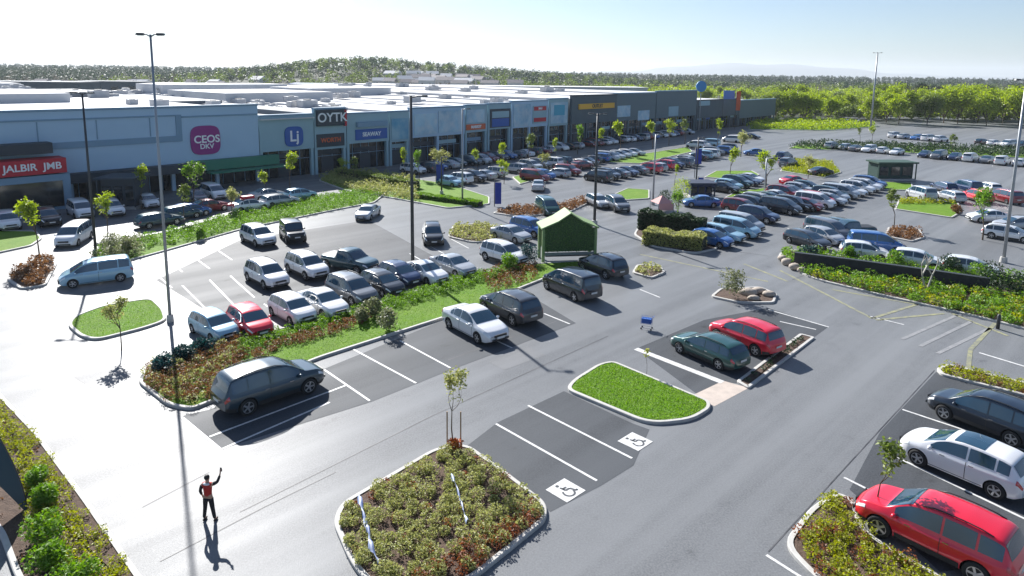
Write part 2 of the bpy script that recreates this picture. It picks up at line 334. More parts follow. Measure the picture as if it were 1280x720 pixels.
# ------------------------------------------------------------------ vehicles
TYPES = {
 # L, W, wheel radius, wheelbase, front axle x ; profiles are (x, z) from the tail to the nose
 'suv': dict(L=4.7, W=1.9, R=.37, ax=(-1.4, 1.38), zb=.27,
   top=[(-2.35, .9), (-2.3, 1.02), (-2.22, 1.12), (-1.98, 1.6), (-1.75, 1.68), (-.9, 1.74), (-.2, 1.73), (.4, 1.64), (.6, 1.56), (1.3, 1.1), (1.9, 1.01), (2.2, .9), (2.35, .7)],
   belt=[(-2.35, .8), (-2.2, 1.03), (-1, 1.0), (.9, .97), (1.3, .97), (2, .88), (2.25, .76), (2.35, .6)], tum=.70, rear=(-2.2, -1.98), ws=(.52, 1.27), side=(-2.02, 1.02), cuts=(-1.32, -.38), rails=1),
 'wagon': dict(L=4.7, W=1.8, R=.33, ax=(-1.38, 1.36), zb=.2,
   top=[(-2.35, .8), (-2.28, .95), (-2.15, 1.05), (-1.85, 1.38), (-1.6, 1.44), (-.8, 1.48), (-.2, 1.48), (.3, 1.4), (.5, 1.33), (1.25, .96), (1.8, .88), (2.2, .76), (2.35, .58)],
   belt=[(-2.35, .68), (-2.2, .9), (-1, .89), (.9, .86), (1.25, .85), (2, .76), (2.25, .66), (2.35, .5)], tum=.7, rear=(-2.13, -1.86), ws=(.42, 1.22), side=(-1.95, .95), cuts=(-1.3, -.35), rails=1),
 'hatch': dict(L=4.1, W=1.76, R=.31, ax=(-1.25, 1.22), zb=.2,
   top=[(-2.05, .78), (-2.0, .92), (-1.9, 1.04), (-1.62, 1.38), (-1.35, 1.45), (-.7, 1.5), (-.1, 1.49), (.35, 1.4), (.52, 1.32), (1.15, .98), (1.6, .9), (1.92, .78), (2.05, .58)],
   belt=[(-2.05, .68), (-1.9, .93), (-1, .92), (.8, .87), (1.15, .86), (1.7, .78), (1.95, .66), (2.05, .5)], tum=.69, rear=(-1.9, -1.64), ws=(.45, 1.13), side=(-1.62, .9), cuts=(-1.18, -.32), rails=0),
 'sedan': dict(L=4.6, W=1.8, R=.32, ax=(-1.36, 1.36), zb=.19,
   top=[(-2.3, .82), (-2.22, .98), (-1.9, 1.03), (-1.55, 1.08), (-.85, 1.38), (-.6, 1.43), (-.1, 1.45), (.25, 1.4), (.45, 1.32), (1.15, .97), (1.7, .88), (2.12, .76), (2.3, .56)],
   belt=[(-2.3, .72), (-2.2, .92), (-1, .91), (.8, .87), (1.15, .86), (1.9, .77), (2.2, .66), (2.3, .48)], tum=.68, rear=(-1.52, -.86), ws=(.38, 1.12), side=(-1.3, .88), cuts=(-.98, -.3), rails=0),
 'van': dict(L=4.9, W=1.92, R=.33, ax=(-1.5, 1.55), zb=.2,
   top=[(-2.45, .85), (-2.4, 1.1), (-2.33, 1.3), (-2.2, 1.72), (-2.0, 1.8), (-1, 1.83), (.2, 1.8), (.7, 1.7), (.9, 1.6), (1.7, 1.1), (2.05, .98), (2.32, .82), (2.45, .62)],
   belt=[(-2.45, .76), (-2.3, 1.05), (-1, 1.04), (1.2, 1.0), (1.7, .95), (2.1, .84), (2.35, .7), (2.45, .5)], tum=.74, rear=(-2.35, -2.2), ws=(.82, 1.66), side=(-2.18, 1.42), cuts=(-1.4, -.1), rails=0),
 'offroader': dict(L=4.2, W=1.88, R=.4, ax=(-1.2, 1.25), zb=.38,
   top=[(-2.1, .95), (-2.07, 1.15), (-2.03, 1.25), (-1.98, 1.76), (-1.85, 1.82), (-1, 1.84), (0, 1.83), (.38, 1.8), (.5, 1.72), (.8, 1.16), (1.4, 1.13), (1.98, 1.08), (2.1, .8)],
   belt=[(-2.1, .85), (-2.0, 1.12), (-1, 1.1), (.8, 1.08), (1.4, 1.04), (2, .98), (2.1, .7)], tum=.84, rear=(-2.04, -1.97), ws=(.47, .8), side=(-1.9, .62), cuts=(-1.05, -.25), rails=0),
 'pickup': dict(L=5.3, W=1.92, R=.39, ax=(-1.75, 1.6), zb=.34,
   top=[(-2.65, .9), (-2.6, 1.06), (-2.3, 1.08), (-1.0, 1.1), (-.82, 1.12), (-.72, 1.7), (-.6, 1.78), (-.1, 1.8), (.4, 1.76), (.6, 1.66), (1.25, 1.16), (2.1, 1.1), (2.5, 1.02), (2.65, .75)],
   belt=[(-2.65, .8), (-2.55, .98), (-1, 1.0), (1.2, 1.0), (2.1, .98), (2.5, .9), (2.65, .65)], tum=.74, rear=(-.8, -.73), ws=(.55, 1.22), side=(-.72, 1.0), cuts=(.1, 9), rails=0),
}
class Shape:
    def __init__(s, d):
        s.d = d; s.L = d['L']; n = 120; xs = np.linspace(-s.L/2, s.L/2, n)
        def prof(p):
            y = np.interp(xs, [a for a, b in p], [b for a, b in p]); k = np.array([1, 2, 3, 2, 1])/9.; yy = np.convolve(np.pad(y, 2, 'edge'), k, 'valid'); return yy
        s.xs = xs; s.top = prof(d['top']); s.belt = np.minimum(prof(d['belt']), s.top-.035)
        h = s.L/2; W = d['W']/2
        s.w = prof([(-h, W*.8), (-h+.12, W*.93), (-h+.5, W*.985), (-.5, W), (h-.9, W*.985), (h-.35, W*.93), (h-.12, W*.84), (h, W*.7)])
        cab = np.clip((s.top-s.belt)/.55, 0, 1); tum = d['tum']
        s.wr = s.w*(.86*(1-cab)+(tum+.02)*cab)
        s.zb = prof([(-h, d['zb']+.16), (-h+.25, d['zb']+.03), (-h+.6, d['zb']), (h-.6, d['zb']), (h-.2, d['zb']+.02), (h, d['zb']+.12)])
        s.T = [0, 1, 2, 3, 4, 5, 6, 7, 8]
    def ctrl(s, x):
        f = lambda a: float(np.interp(x, s.xs, a)); w, wr, zb, be, to = f(s.w), f(s.wr), f(s.zb), f(s.belt), f(s.top); hh = be-zb; c = to-be
        return [(0, zb), (w*.86, zb), (w*.965, zb+.1*hh/.7), (w, zb+.45*hh), (w*.985, zb+.82*hh), (w*.93, be+.0), (wr*1.02+(w*.9-wr*1.02)*.08, be+c*.80), (wr*.86, be+c*.955), (0, to)]
    def P(s, x, t, side=1, off=0):
        c = s.ctrl(x); t = min(max(t, 0), 8); i = min(int(t), 7); u = t-i
        p0, p1, p2, p3 = c[max(i-1, 0)], c[i], c[i+1], c[min(i+2, 8)]
        def cr(a, b, cc, dd): return .5*((2*b)+(cc-a)*u+(2*a-5*b+4*cc-dd)*u*u+(3*b-a-3*cc+dd)*u**3)
        if i in (5,): y = p1[0]*(1-u)+p2[0]*u; z = p1[1]*(1-u)+p2[1]*u
        else: y = cr(p0[0], p1[0], p2[0], p3[0]); z = cr(p0[1], p1[1], p2[1], p3[1])
        h = s.L/2; q = max(0, (x-(h-.9))/.9); q2 = max(0, ((-h+.5)-x)/.5); W = s.d['W']/2
        xx = x-.20*q*q*(y/W)**2+.09*q2*q2*(y/W)**2
        return Vector((xx, y*side, z))
    def N(s, x, t, side):
        e = .02; a = s.P(min(x+e, s.L/2), t, side)-s.P(max(x-e, -s.L/2), t, side); b = s.P(x, min(t+.05, 8), side)-s.P(x, max(t-.05, 0), side)
        n = b.cross(a) if side == 1 else a.cross(b)
        return n.normalized() if n.length > 1e-9 else Vector((0, 0, 1))
    def patch(s, mb, x0, x1, t0, t1, side=1, nx=10, nt_=4, off=.008, mi=0, shrink=None):
        V = []
        for i in range(nx+1):
            x = x0+(x1-x0)*i/nx
            for j in range(nt_+1):
                a0, a1 = (t0, t1) if shrink is None else shrink(x, t0, t1)
                t = a0+(a1-a0)*j/nt_; V.append(s.P(x, t, side)+s.N(x, t, side)*off)
        F_ = [(i*(nt_+1)+j, (i+1)*(nt_+1)+j, (i+1)*(nt_+1)+j+1, i*(nt_+1)+j+1) for i in range(nx) for j in range(nt_)]
        if side == -1: F_ = [f[::-1] for f in F_]
        mb.add(V, F_, mi)
    def body(s, nx=64, sub=3):
        V = []; ts = [j/sub for j in range(8*sub+1)]; m = len(ts)
        for i in range(nx+1):
            x = -s.L/2+s.L*i/nx
            V += [s.P(x, t, 1) for t in ts]+[s.P(x, t, -1) for t in ts[-2:0:-1]]
        R = 2*m-2; F_ = [(i*R+k, i*R+(k+1) % R, (i+1)*R+(k+1) % R, (i+1)*R+k) for i in range(nx) for k in range(R)]
        F_ = [f[::-1] for f in F_]
        F_ += [tuple(range(R)), tuple(nx*R+k for k in reversed(range(R)))]
        return V, F_
def arched(V, F_, d):
    """cut the wheel arches out of the body"""
    me = mesh('b', V, F_, [M_CAR, M_TRIM], True); bm = bmesh.new(); bm.from_mesh(me); bmesh.ops.recalc_face_normals(bm, faces=bm.faces); bm.to_mesh(me); bm.free()
    o = link('tmp', me); cut = MB()
    for ax in d['ax']:
        for sd_ in (1, -1): cut.cyl((ax, sd_*(d['W']/2-.1), d['R']+.0), d['R']*1.17, .56, 28, 'y', 0)
    c = cut.obj('cut', [M_TRIM]); bm = bmesh.new(); bm.from_mesh(c.data); bmesh.ops.recalc_face_normals(bm, faces=bm.faces); bm.to_mesh(c.data); bm.free()
    md = o.modifiers.new('b', 'BOOLEAN'); md.object = c; md.operation = 'DIFFERENCE'; md.solver = 'EXACT'; md.material_mode = 'TRANSFER'
    dg = bpy.context.evaluated_depsgraph_get(); r = bpy.data.meshes.new_from_object(o.evaluated_get(dg))
    bpy.data.objects.remove(o); bpy.data.objects.remove(c)
    bm = bmesh.new(); bm.from_mesh(r)
    for f in bm.faces: f.smooth = True
    for e in bm.edges: e.smooth = not (len(e.link_faces) == 2 and e.calc_face_angle(0) > math.radians(38))
    bm.to_mesh(r); bm.free(); return r
def wheel_meshes(R, wd):
    t = MB(); prof = [(R*.66, -wd/2), (R*.93, -wd/2), (R, -wd/2+.03), (R, wd/2-.03), (R*.93, wd/2), (R*.66, wd/2)]; n = 28
    V = [(r*math.cos(2*math.pi*k/n), y, r*math.sin(2*math.pi*k/n)) for r, y in prof for k in range(n)]
    t.add(V, [(i*n+k, i*n+(k+1) % n, (i+1)*n+(k+1) % n, (i+1)*n+k) for i in range(5) for k in range(n)])
    r = MB(); r.cyl((0, 0, 0), R*.68, wd*.5, 24, 'y', 1)
    for sg in (1, -1):
        for k in range(5):
            a = 2*math.pi*k/5; c, s_ = math.cos(a), math.sin(a); b = a+.16; e = a-.16; q = R*.66
            y = sg*(wd/2-.02)
            r.add([(R*.1*math.cos(a+1.2), y, R*.1*math.sin(a+1.2)), (q*math.cos(b), y, q*math.sin(b)), (q*math.cos(e), y, q*math.sin(e)), (R*.1*math.cos(a-1.2), y, R*.1*math.sin(a-1.2))], [(0, 1, 2, 3)])
        r.cyl((0, sg*(wd/2-.03), 0), R*.16, .04, 12, 'y', 0)
        n2 = 24; y = sg*(wd/2-.012); r.add([(k_*math.cos(2*math.pi*i/n2), y, k_*math.sin(2*math.pi*i/n2)) for k_ in (R*.6, R*.69) for i in range(n2)], [(i, (i+1) % n2, n2+(i+1) % n2, n2+i) for i in range(n2)])
    return t.mesh('tyre', M_TYRE, True), r.mesh('rim', [M_RIM, M_TRIM])
LIB = {}
def build_type(kind):
    d = TYPES[kind]; s = Shape(d); L, W, R = d['L'], d['W'], d['R']; out = []   # list of (name, mesh, loc, [subparts])
    V, F_ = s.body(); out.append(('body', arched(V, F_, d), (0, 0, 0), []))
    def grid(name, specs, m, **k):
        mb = MB()
        for sp in specs: s.patch(mb, *sp, **k)
        return (name, mb.mesh(name, m, True), (0, 0, 0), [])
    x0, x1 = d['side']; cuts = [x0]+[c for c in d['cuts'] if c < x1]+[x1]
    def clipf(x, a, b):
        c = float(np.interp(x, s.xs, s.top))-float(np.interp(x, s.xs, s.belt)); k = min(1, max(0, (c-.14)/.22)); return a+.0, a+(b-a)*k
    for sd_ in (1, -1):
        for a, b in zip(cuts[:-1], cuts[1:]):
            out.append(grid('side_window', [(a+.035, b-.035, 5.14, 6.04, sd_)], M_GLASS, nx=14, shrink=clipf))
    a, b = d['ws']; out.append(grid('windscreen', [(a, b, 6.55, 8, 1), (a, b, 6.55, 8, -1)], M_GLASS, nx=10, nt_=6))
    a, b = d['rear']; out.append(grid('rear_window', [(a, b, 6.6, 8, 1), (a, b, 6.6, 8, -1)], M_GLASS, nx=6, nt_=6))
    h = L/2
    for sd_ in (1, -1):
        out.append(grid('headlight', [(h-.42, h-.03, 4.15, 5.1, sd_)], M_LAMP, nx=6)); out.append(grid('taillight', [(-h+.005, -h+.22, 3.9, 5.05, sd_)], M_TAIL, nx=6))
    dark = MB()
    for sd_ in (1, -1):
        s.patch(dark, -h+.02, h-.05, .9, 2.55, sd_, nx=40, nt_=3, off=.006) if kind in ('suv', 'offroader', 'wagon') else None
        for c in list(d['cuts'])+[d['side'][1]+.0]:
            if c < 3: s.patch(dark, c-.011, c+.011, 2.0, 5.0, sd_, nx=1, nt_=5, off=.004)
        s.patch(dark, d['side'][0]+.3, d['side'][1]-.02, 1.75, 1.95, sd_, nx=24, nt_=1, off=.004)
    # drop cladding in front of the wheels
    keep = [f for f in range(len(dark.f)) if not any(abs(sum(dark.v[i][0] for i in dark.f[f])/4-ax) < R*1.2 for ax in d['ax'])]
    dark.f = [dark.f[i] for i in keep]; dark.m = [dark.m[i] for i in keep]
    dark.m = [1]*len(dark.f); bm = bmesh.new(); bm.from_mesh(out[0][1]); bm.from_mesh(dark.mesh('seams', [M_CAR, M_TRIM])); bm.to_mesh(out[0][1]); bm.free()
    zc = d['zb']; g = MB(); zt = float(s.belt[-6]); zn = float(s.zb[-3])
    g.box((h-.0, 0, zn+(zt-zn)*.72), (.05, W*.44, (zt-zn)*.3)); g.box((h+.0, 0, zn+(zt-zn)*.22), (.05, W*.6, (zt-zn)*.22)); out.append(('grille', g.mesh('grille', M_TRIM), (0, 0, 0), []))
    p = MB(); p.box((h+.035, 0, zn+(zt-zn)*.47), (.015, .5, .11)); out.append(('number_plate', p.mesh('number_plate', M_PLATE), (0, 0, 0), []))
    p = MB(); p.box((-h-.012, 0, .62+zc*.4), (.015, .5, .11)); out.append(('number_plate', p.mesh('number_plate', M_PLATE), (0, 0, 0), []))
    for sd_ in (1, -1):
        mb = MB(); q = s.P(d['side'][1]-.05, 5.0, sd_); mb.ico((q.x-.02, q.y+sd_*.12, q.z+.08), .11, 2, 0, 0, (.7, 1, .72)); mb.box((q.x, q.y+sd_*.03, q.z+.05), (.05, .14, .04)); out.append(('wing_mirror', mb.mesh('wing_mirror', M_CAR, True), (0, 0, 0), []))
    for sd_ in (1, -1):
        mb = MB()
        for c in list(d['cuts'][1:])+[d['side'][1]]:
            if c < 3: q = s.P(c-.16-(.3 if c > .5 else 0), 4.55, sd_); mb = MB(); mb.box((q.x, q.y+sd_*.018, q.z), (.17, .03, .03)); out.append(('door_handle', mb.mesh('door_handle', M_CHROME), (0, 0, 0), []))
    if d['rails']:
        for sd_ in (1, -1):
            mb = MB(); pts = [s.P(x, 6.75, sd_)+Vector((0, 0, .05 if 0 < k < 6 else .0)) for k, x in enumerate(np.linspace(d['side'][0]+.35, .25, 7))]; mb.tube(pts, .022, 6); out.append(('roof_rail', mb.mesh('roof_rail', M_TRIM, True), (0, 0, 0), []))
    if kind == 'pickup':
        mb = MB(); mb.box((-1.75, 0, 1.115), (1.5, 1.4, .02)); out.append(('load_bed', mb.mesh('load_bed', M_TRIM), (0, 0, 0), []))
    if kind == 'offroader':
        mb = MB(); mb.cyl((-2.2, 0, .98), .36, .2, 24, 'x'); out.append(('spare_wheel', mb.mesh('spare_wheel', M_TYRE, True), (0, 0, 0), []))
    ty, ri = wheel_meshes(R, .23)
    for ax in d['ax']:
        for sd_ in (1, -1): out.append(('wheel', ty, (ax, sd_*(W/2-.115), R), [('rim', ri)]))
    LIB[kind] = out
    # one-mesh version for cars only a few pixels long
    mb = MB(); V, F_ = s.body(26, 1); mb.add(V, F_, 0)
    for sd_ in (1, -1): s.patch(mb, x0, x1, 5.14, 6.04, sd_, nx=10, nt_=1, off=.012, mi=1, shrink=clipf)
    for (a, b) in (d['ws'], d['rear']):
        for sd_ in (1, -1): s.patch(mb, a, b, 6.6, 8, sd_, nx=3, nt_=3, off=.012, mi=1)
    for ax in d['ax']:
        for sd_ in (1, -1): mb.cyl((ax, sd_*(W/2-.07), R), R, .2, 14, 'y', 2)
    for sd_ in (1, -1): s.patch(mb, -h+.005, -h+.22, 3.9, 5.05, sd_, nx=2, nt_=1, off=.01, mi=3); s.patch(mb, h-.4, h-.03, 4.15, 5.1, sd_, nx=2, nt_=1, off=.01, mi=4)
    LIB[kind+'_far'] = mesh(kind+'_far', mb.v, mb.f, [M_CAR, M_GLASS, M_TYRE, M_TAIL, M_LAMP], True, mb.m)
PAINT = {'white': (.8, .8, .8), 'silver': (.42, .44, .46), 'grey': (.14, .15, .165), 'black': (.012, .013, .016), 'navy blue': (.015, .035, .1), 'dark green': (.012, .07, .06), 'red': (.7, .01, .035), 'dark red': (.2, .012, .018),
         'light blue': (.3, .5, .62), 'blue': (.03, .13, .38), 'slate blue': (.022, .048, .066), 'midnight blue': (.005, .013, .026), 'dark teal': (.015, .06, .075), 'beige': (.45, .4, .32), 'charcoal': (.035, .04, .048)}
KN = {'suv': ('parked_suv', 'suv'), 'wagon': ('parked_estate_car', 'estate car'), 'hatch': ('parked_hatchback', 'hatchback'), 'sedan': ('parked_saloon', 'saloon car'), 'van': ('parked_minivan', 'minivan'), 'offroader': ('parked_offroader', 'off-road car'), 'pickup': ('parked_pickup', 'pickup truck')}
def car(kind, color, pos, az, label, group=None, scale=1.0, far=False):
    """az: heading angle (atan2) of the nose"""
    if kind not in LIB: build_type(kind)
    nm, ct = KN[kind]; colr = PAINT[color]
    if far:
        r = link(nm, LIB[kind+'_far'], None, pos, az); r.color = (*colr, 1); r.scale = (scale,)*3; return tag(r, label, ct, group)
    r = thing(nm, label, ct, pos, az, group); r.scale = (scale,)*3
    for n, me, loc, subs in LIB[kind]:
        o = link(n, me, r, loc); o.color = (*colr, 1)
        for n2, m2 in subs: link(n2, m2, o)
    return r
def car_w(kind, color, rear, front, side, label, group=None, sc=None):
    """place a car by where its two visible wheels touch the ground; side = which flank faces us"""
    d = TYPES[kind]; a, b = G(*rear), G(*front); t = (b-a).normalized(); n = Vector((-t.y, t.x, 0)) if side == 'R' else Vector((t.y, -t.x, 0))
    wb = d['ax'][1]-d['ax'][0]; k = sc or min(1.12, max(.9, (b-a).length/wb)); c = (a+b)/2+n*(d['W']/2-.12)*k-t*k*(d['ax'][0]+d['ax'][1])/2
    return car(kind, color, c, ang(t), label, group, k)
GN = 'cars parked in the front bays'
car_w('suv', 'slate blue', (306, 520), (389, 491), 'R', 'slate blue suv parked lengthways beside the brown shrubs at the tip of the hedge strip', GN)
car_w('sedan', 'white', (558, 408), (603, 432), 'R', 'white saloon facing us beside the charcoal suv in the front bays', GN, 1.12)
car_w('suv', 'charcoal', (649, 411), (600, 388), 'L', 'charcoal suv seen from behind, next to the white car facing us in the front bays', GN, 1.07)
car_w('van', 'midnight blue', (728, 381), (676, 358), 'L', 'long navy people carrier with red tail lamp in front of the green gabled shelter', GN, 1.07)
car_w('suv', 'midnight blue', (765, 352), (722, 336), 'L', 'dark blue suv seen from behind, right of the navy people carrier', GN, 1.0)
car_w('wagon', 'dark green', (900, 463), (849, 441), 'L', 'dark green estate car parked beside the red suv', GN, 1.0)
car_w('suv', 'red', (949, 447), (893, 424), 'L', 'red suv parked on the far side of the dark green estate car', GN, .98)
car_w('suv', 'midnight blue', (1268, 560), (1176, 523), 'L', 'navy suv at the right edge behind the big white five door car', GN, 1.0)
car_w('hatch', 'white', (1246, 624), (1144, 580), 'L', 'big white five door car with sunroof at the right edge between navy and red cars', GN, 1.12)
car_w('suv', 'red', (1224, 733), (1094, 668), 'L', 'bright red suv nearest to us at the bottom right beside the planting bed', GN, 1.06)
car_w('van', 'light blue', (158, 351), (84, 361), 'L', 'light blue people carrier parked alone at the left planter', GN, 1.0)
car('hatch', 'light blue', G(268, 418), ang(-UB)+.1, 'pale blue hatchback half hidden left of the small red car', GN, .95)
near = ang(-UB); g2 = 'cars parked behind the long hedge strip'
for k, c, x, y, l in [('hatch', 'red', 313, 413, 'small red hatchback facing the hedge strip, left end of its row'), ('hatch', 'white', 366, 397, 'white hatchback with dark flank right of the small red hatchback'), ('sedan', 'white', 404, 388, 'low white saloon third from the left behind the hedge strip'),
                      ('suv', 'grey', 440, 374, 'grey suv with pale roof fourth from the left behind the hedge strip'), ('hatch', 'charcoal', 478, 364, 'charcoal hatchback fifth from the left behind the hedge strip'), ('hatch', 'navy blue', 500, 352, 'navy hatchback sixth from the left behind the hedge strip'),
                      ('sedan', 'white', 531, 349, 'white saloon right of the dark lamp post behind the hedge strip'), ('sedan', 'silver', 566, 340, 'silver saloon with blue windscreen left of the white suv near the shelter'), ('suv', 'white', 630, 327, 'white suv at the right end of its row beside the green shelter')]:
    car(k, c, G(x, y), near+random.uniform(-.03, .03), l, g2)
g3 = 'cars parked in the middle bays on the left'
for k, c, x, y, da, l in [('suv', 'white', 323, 304, 0, 'white suv at the back of the middle bays beside the black off-road car'), ('offroader', 'black', 366, 300, -.25, 'black boxy off-road car beside the grass strip'), ('suv', 'white', 334, 354, 0, 'large white suv with black grille, in the middle bays'),
                          ('suv', 'white', 384, 343, 0, 'large white suv between its white twin and the teal pickup'), ('pickup', 'dark teal', 438, 337, .25, 'dark teal pickup truck right of the two large white suvs'), ('sedan', 'silver', 460, 272, -.9, 'silver and dark saloon at the end of the grass strip'),
                          ('suv', 'black', 541, 302, -.6, 'black suv standing in the lane behind the dark lamp post'), ('van', 'white', 93, 303, -.55, 'white people carrier in the lane near the store with the red sign')]:
    car(k, c, G(x, y), near+da, l, g3)
ff = ang(UA)
g4 = 'cars parked near the store front'
for k, c, x, y, a, l in [('suv', 'white', 10, 285, near, 'white suv at the far left below the red sign'), ('suv', 'black', 60, 280, near, 'black suv below the right end of the red sign'), ('van', 'white', 101, 270, near, 'white van right of the red sign'), ('suv', 'white', 140, 268, near, 'white suv in front of the dark car hauler cover'),
                         ('hatch', 'white', 185, 258, near, 'white hatchback left of the tall pale lamp post'), ('van', 'white', 267, 247, near, 'white van beneath the purple logo'), ('hatch', 'grey', 245, 252, near, 'grey hatchback beside the white van beneath the purple logo'),
                         ('sedan', 'white', 312, 263, ff, 'white saloon with red roof box behind the grass strip'), ('wagon', 'silver', 350, 257, ff, 'silver estate car behind the grass strip'), ('hatch', 'light blue', 376, 249, ff, 'pale blue hatchback behind the grass strip'), ('sedan', 'silver', 335, 249, ff, 'silver saloon nearest the green canopy'),
                         ('wagon', 'dark teal', 200, 282, ff+.1, 'teal and white estate car behind the leafy shrubs'), ('hatch', 'blue', 240, 270, ff, 'small blue hatchback at the shrubs, left of its dark neighbour'), ('sedan', 'dark red', 262, 264, ff, 'dark red saloon behind the shrubs'), ('hatch', 'dark teal', 228, 273, ff, 'dark teal hatchback at the shrubs, nearest the tall pale lamp post')]:
    car(k, c, G(x, y), a, l, g4)
NUM = ['first', 'second', 'third', 'fourth', 'fifth', 'sixth', 'seventh', 'eighth', 'ninth', 'tenth', 'eleventh', 'twelfth', 'thirteenth', 'fourteenth', 'fifteenth', 'sixteenth', 'seventeenth', 'eighteenth', 'nineteenth', 'twentieth']
def ordinal(i):
    if i < 20: return NUM[i]
    t = ['twenty', 'thirty', 'forty', 'fifty'][(i+1)//10-2]; u = (i+1) % 10
    return t+'-'+NUM[u-1] if u else {'twenty': 'twentieth', 'thirty': 'thirtieth', 'forty': 'fortieth', 'fifty': 'fiftieth'}[t]
PAL = ['white', 'white', 'white', 'silver', 'silver', 'silver', 'grey', 'charcoal', 'black', 'navy blue', 'light blue', 'blue', 'dark teal', 'dark red']
def row(p0, p1, desc, group, a=None, gap=2.75, far=False, skip=0.0, pal=PAL, kinds=('suv', 'hatch', 'sedan', 'suv', 'wagon', 'van'), fixed={}):
    A, B = G(*p0), G(*p1); n = int((B-A).length/gap)+1; t = (B-A).normalized(); i2 = 0
    for i in range(n):
        if random.random() < skip and i not in fixed: continue
        hd = (ang(Vector((-t.y, t.x, 0)))+(math.pi if random.random() < .5 else 0) if a is None else a)+random.uniform(-.03, .03)
        c = fixed.get(i) or random.choice(pal); k = random.choice(kinds)
        car(k, c, A+t*i*gap+Vector((-t.y, t.x, 0))*random.uniform(-.4, .4), hd, f'{c} {KN[k][1]} {ordinal(i2)} from left, {desc}', group, 1, far); i2 += 1
row((500, 219), (690, 190), 'shop front row under the pale murals', 'cars along the shop fronts', skip=.05)
row((700, 188), (862, 167), 'shop front row under the dark shops', 'cars along the dark shop fronts', far=True, skip=.08)
row((560, 232), (650, 215), 'row behind the hedge with blue banner', 'cars behind the hedge strip near the shops', skip=.1, fixed={0: 'light blue', 1: 'white'})
row((662, 212), (705, 206), 'short row left of red brown car', 'short row of cars in mid lot', skip=0)
row((722, 208), (800, 192), 'row behind the centre row', 'row of cars behind the black car', skip=.1, far=True)
row((745, 226), (862, 206), 'centre row of dark and red', 'dark and red cars in the centre', skip=0, fixed={0: 'black', 1: 'charcoal', 5: 'red', 7: 'red', 3: 'navy blue'}, pal=['black', 'charcoal', 'navy blue', 'grey', 'silver'])
row((746, 258), (790, 264), 'trio right of the dark post', 'short row by the dark lamp post', a=near-.5, gap=2.9)
row((870, 200), (912, 188), 'row behind the banner poles', 'row of cars behind the banner poles', far=True, skip=.1)
row((890, 306), (958, 272), 'row touching the box hedge island', 'front row by the hedge island', a=near, skip=.05, fixed={0: 'blue'})
row((965, 270), (1090, 234), 'long row right of hedge island', 'long row right of the hedge island', a=near, skip=.2, fixed={9: 'white', 4: 'red'}, pal=['white', 'white', 'silver', 'black', 'charcoal', 'navy blue', 'dark teal', 'silver'])
row((925, 266), (1012, 236), 'row just behind the long row', 'second row right of the hedge island', a=near, skip=.12)
row((1012, 308), (1060, 287), 'row behind the dark retaining wall', 'cars behind the retaining wall', a=near-.3, fixed={0: 'charcoal', 1: 'silver', 3: 'dark teal'})
row((1152, 249), (1285, 254), 'row behind the grass rectangle', 'cars behind the grass rectangle', a=ang(Vector((0, 1, 0))), gap=3.4, fixed={2: 'red', 3: 'dark red', 5: 'charcoal', 0: 'silver'})
row((1040, 186), (1290, 209), 'long far row before the hedge', 'cars in the long far row', far=True, skip=.03, gap=2.7, pal=['white', 'silver', 'silver', 'navy blue', 'grey', 'white'])
row((1105, 171), (1182, 178), 'far row behind the long hedge', 'cars behind the far hedge', far=True, skip=.15, gap=3)
row((1210, 179), (1288, 186), 'far right row behind long hedge', 'cars far right behind the hedge', far=True, skip=.15, gap=3)
row((965, 152), (1085, 156), 'farthest row under the bright trees', 'farthest cars below the trees', far=True, skip=.25, gap=4)
row((870, 185), (950, 172), 'far row beside the last shop', 'far cars by the last shop', far=True, skip=.35, gap=3.2)
row((668, 226), (722, 216), 'row right of the silver saloon', 'cars right of the silver saloon', gap=2.9, far=True)
row((1150, 238), (1290, 242), 'back row by the right edge', 'back row near the right edge', a=ang(Vector((0, 1, 0))), gap=3.1, skip=.25, pal=['white', 'silver', 'black', 'red', 'navy blue', 'white'])
row((1262, 300), (1300, 303), 'pair at the right edge', 'pair at the right edge', a=near, gap=3.2, fixed={0: 'white'})
row((905, 240), (945, 226), 'row left of the far grass wedge', 'cars left of the far grass wedge', a=near, gap=2.8)
row((1005, 262), (1050, 250), 'row facing the long row', 'cars facing the long row', a=near, gap=3)
row((640, 300), (662, 292), 'pair behind the ivy shelter', 'cars behind the ivy shelter', a=near, gap=3)
g5 = 'cars standing alone in the lot'
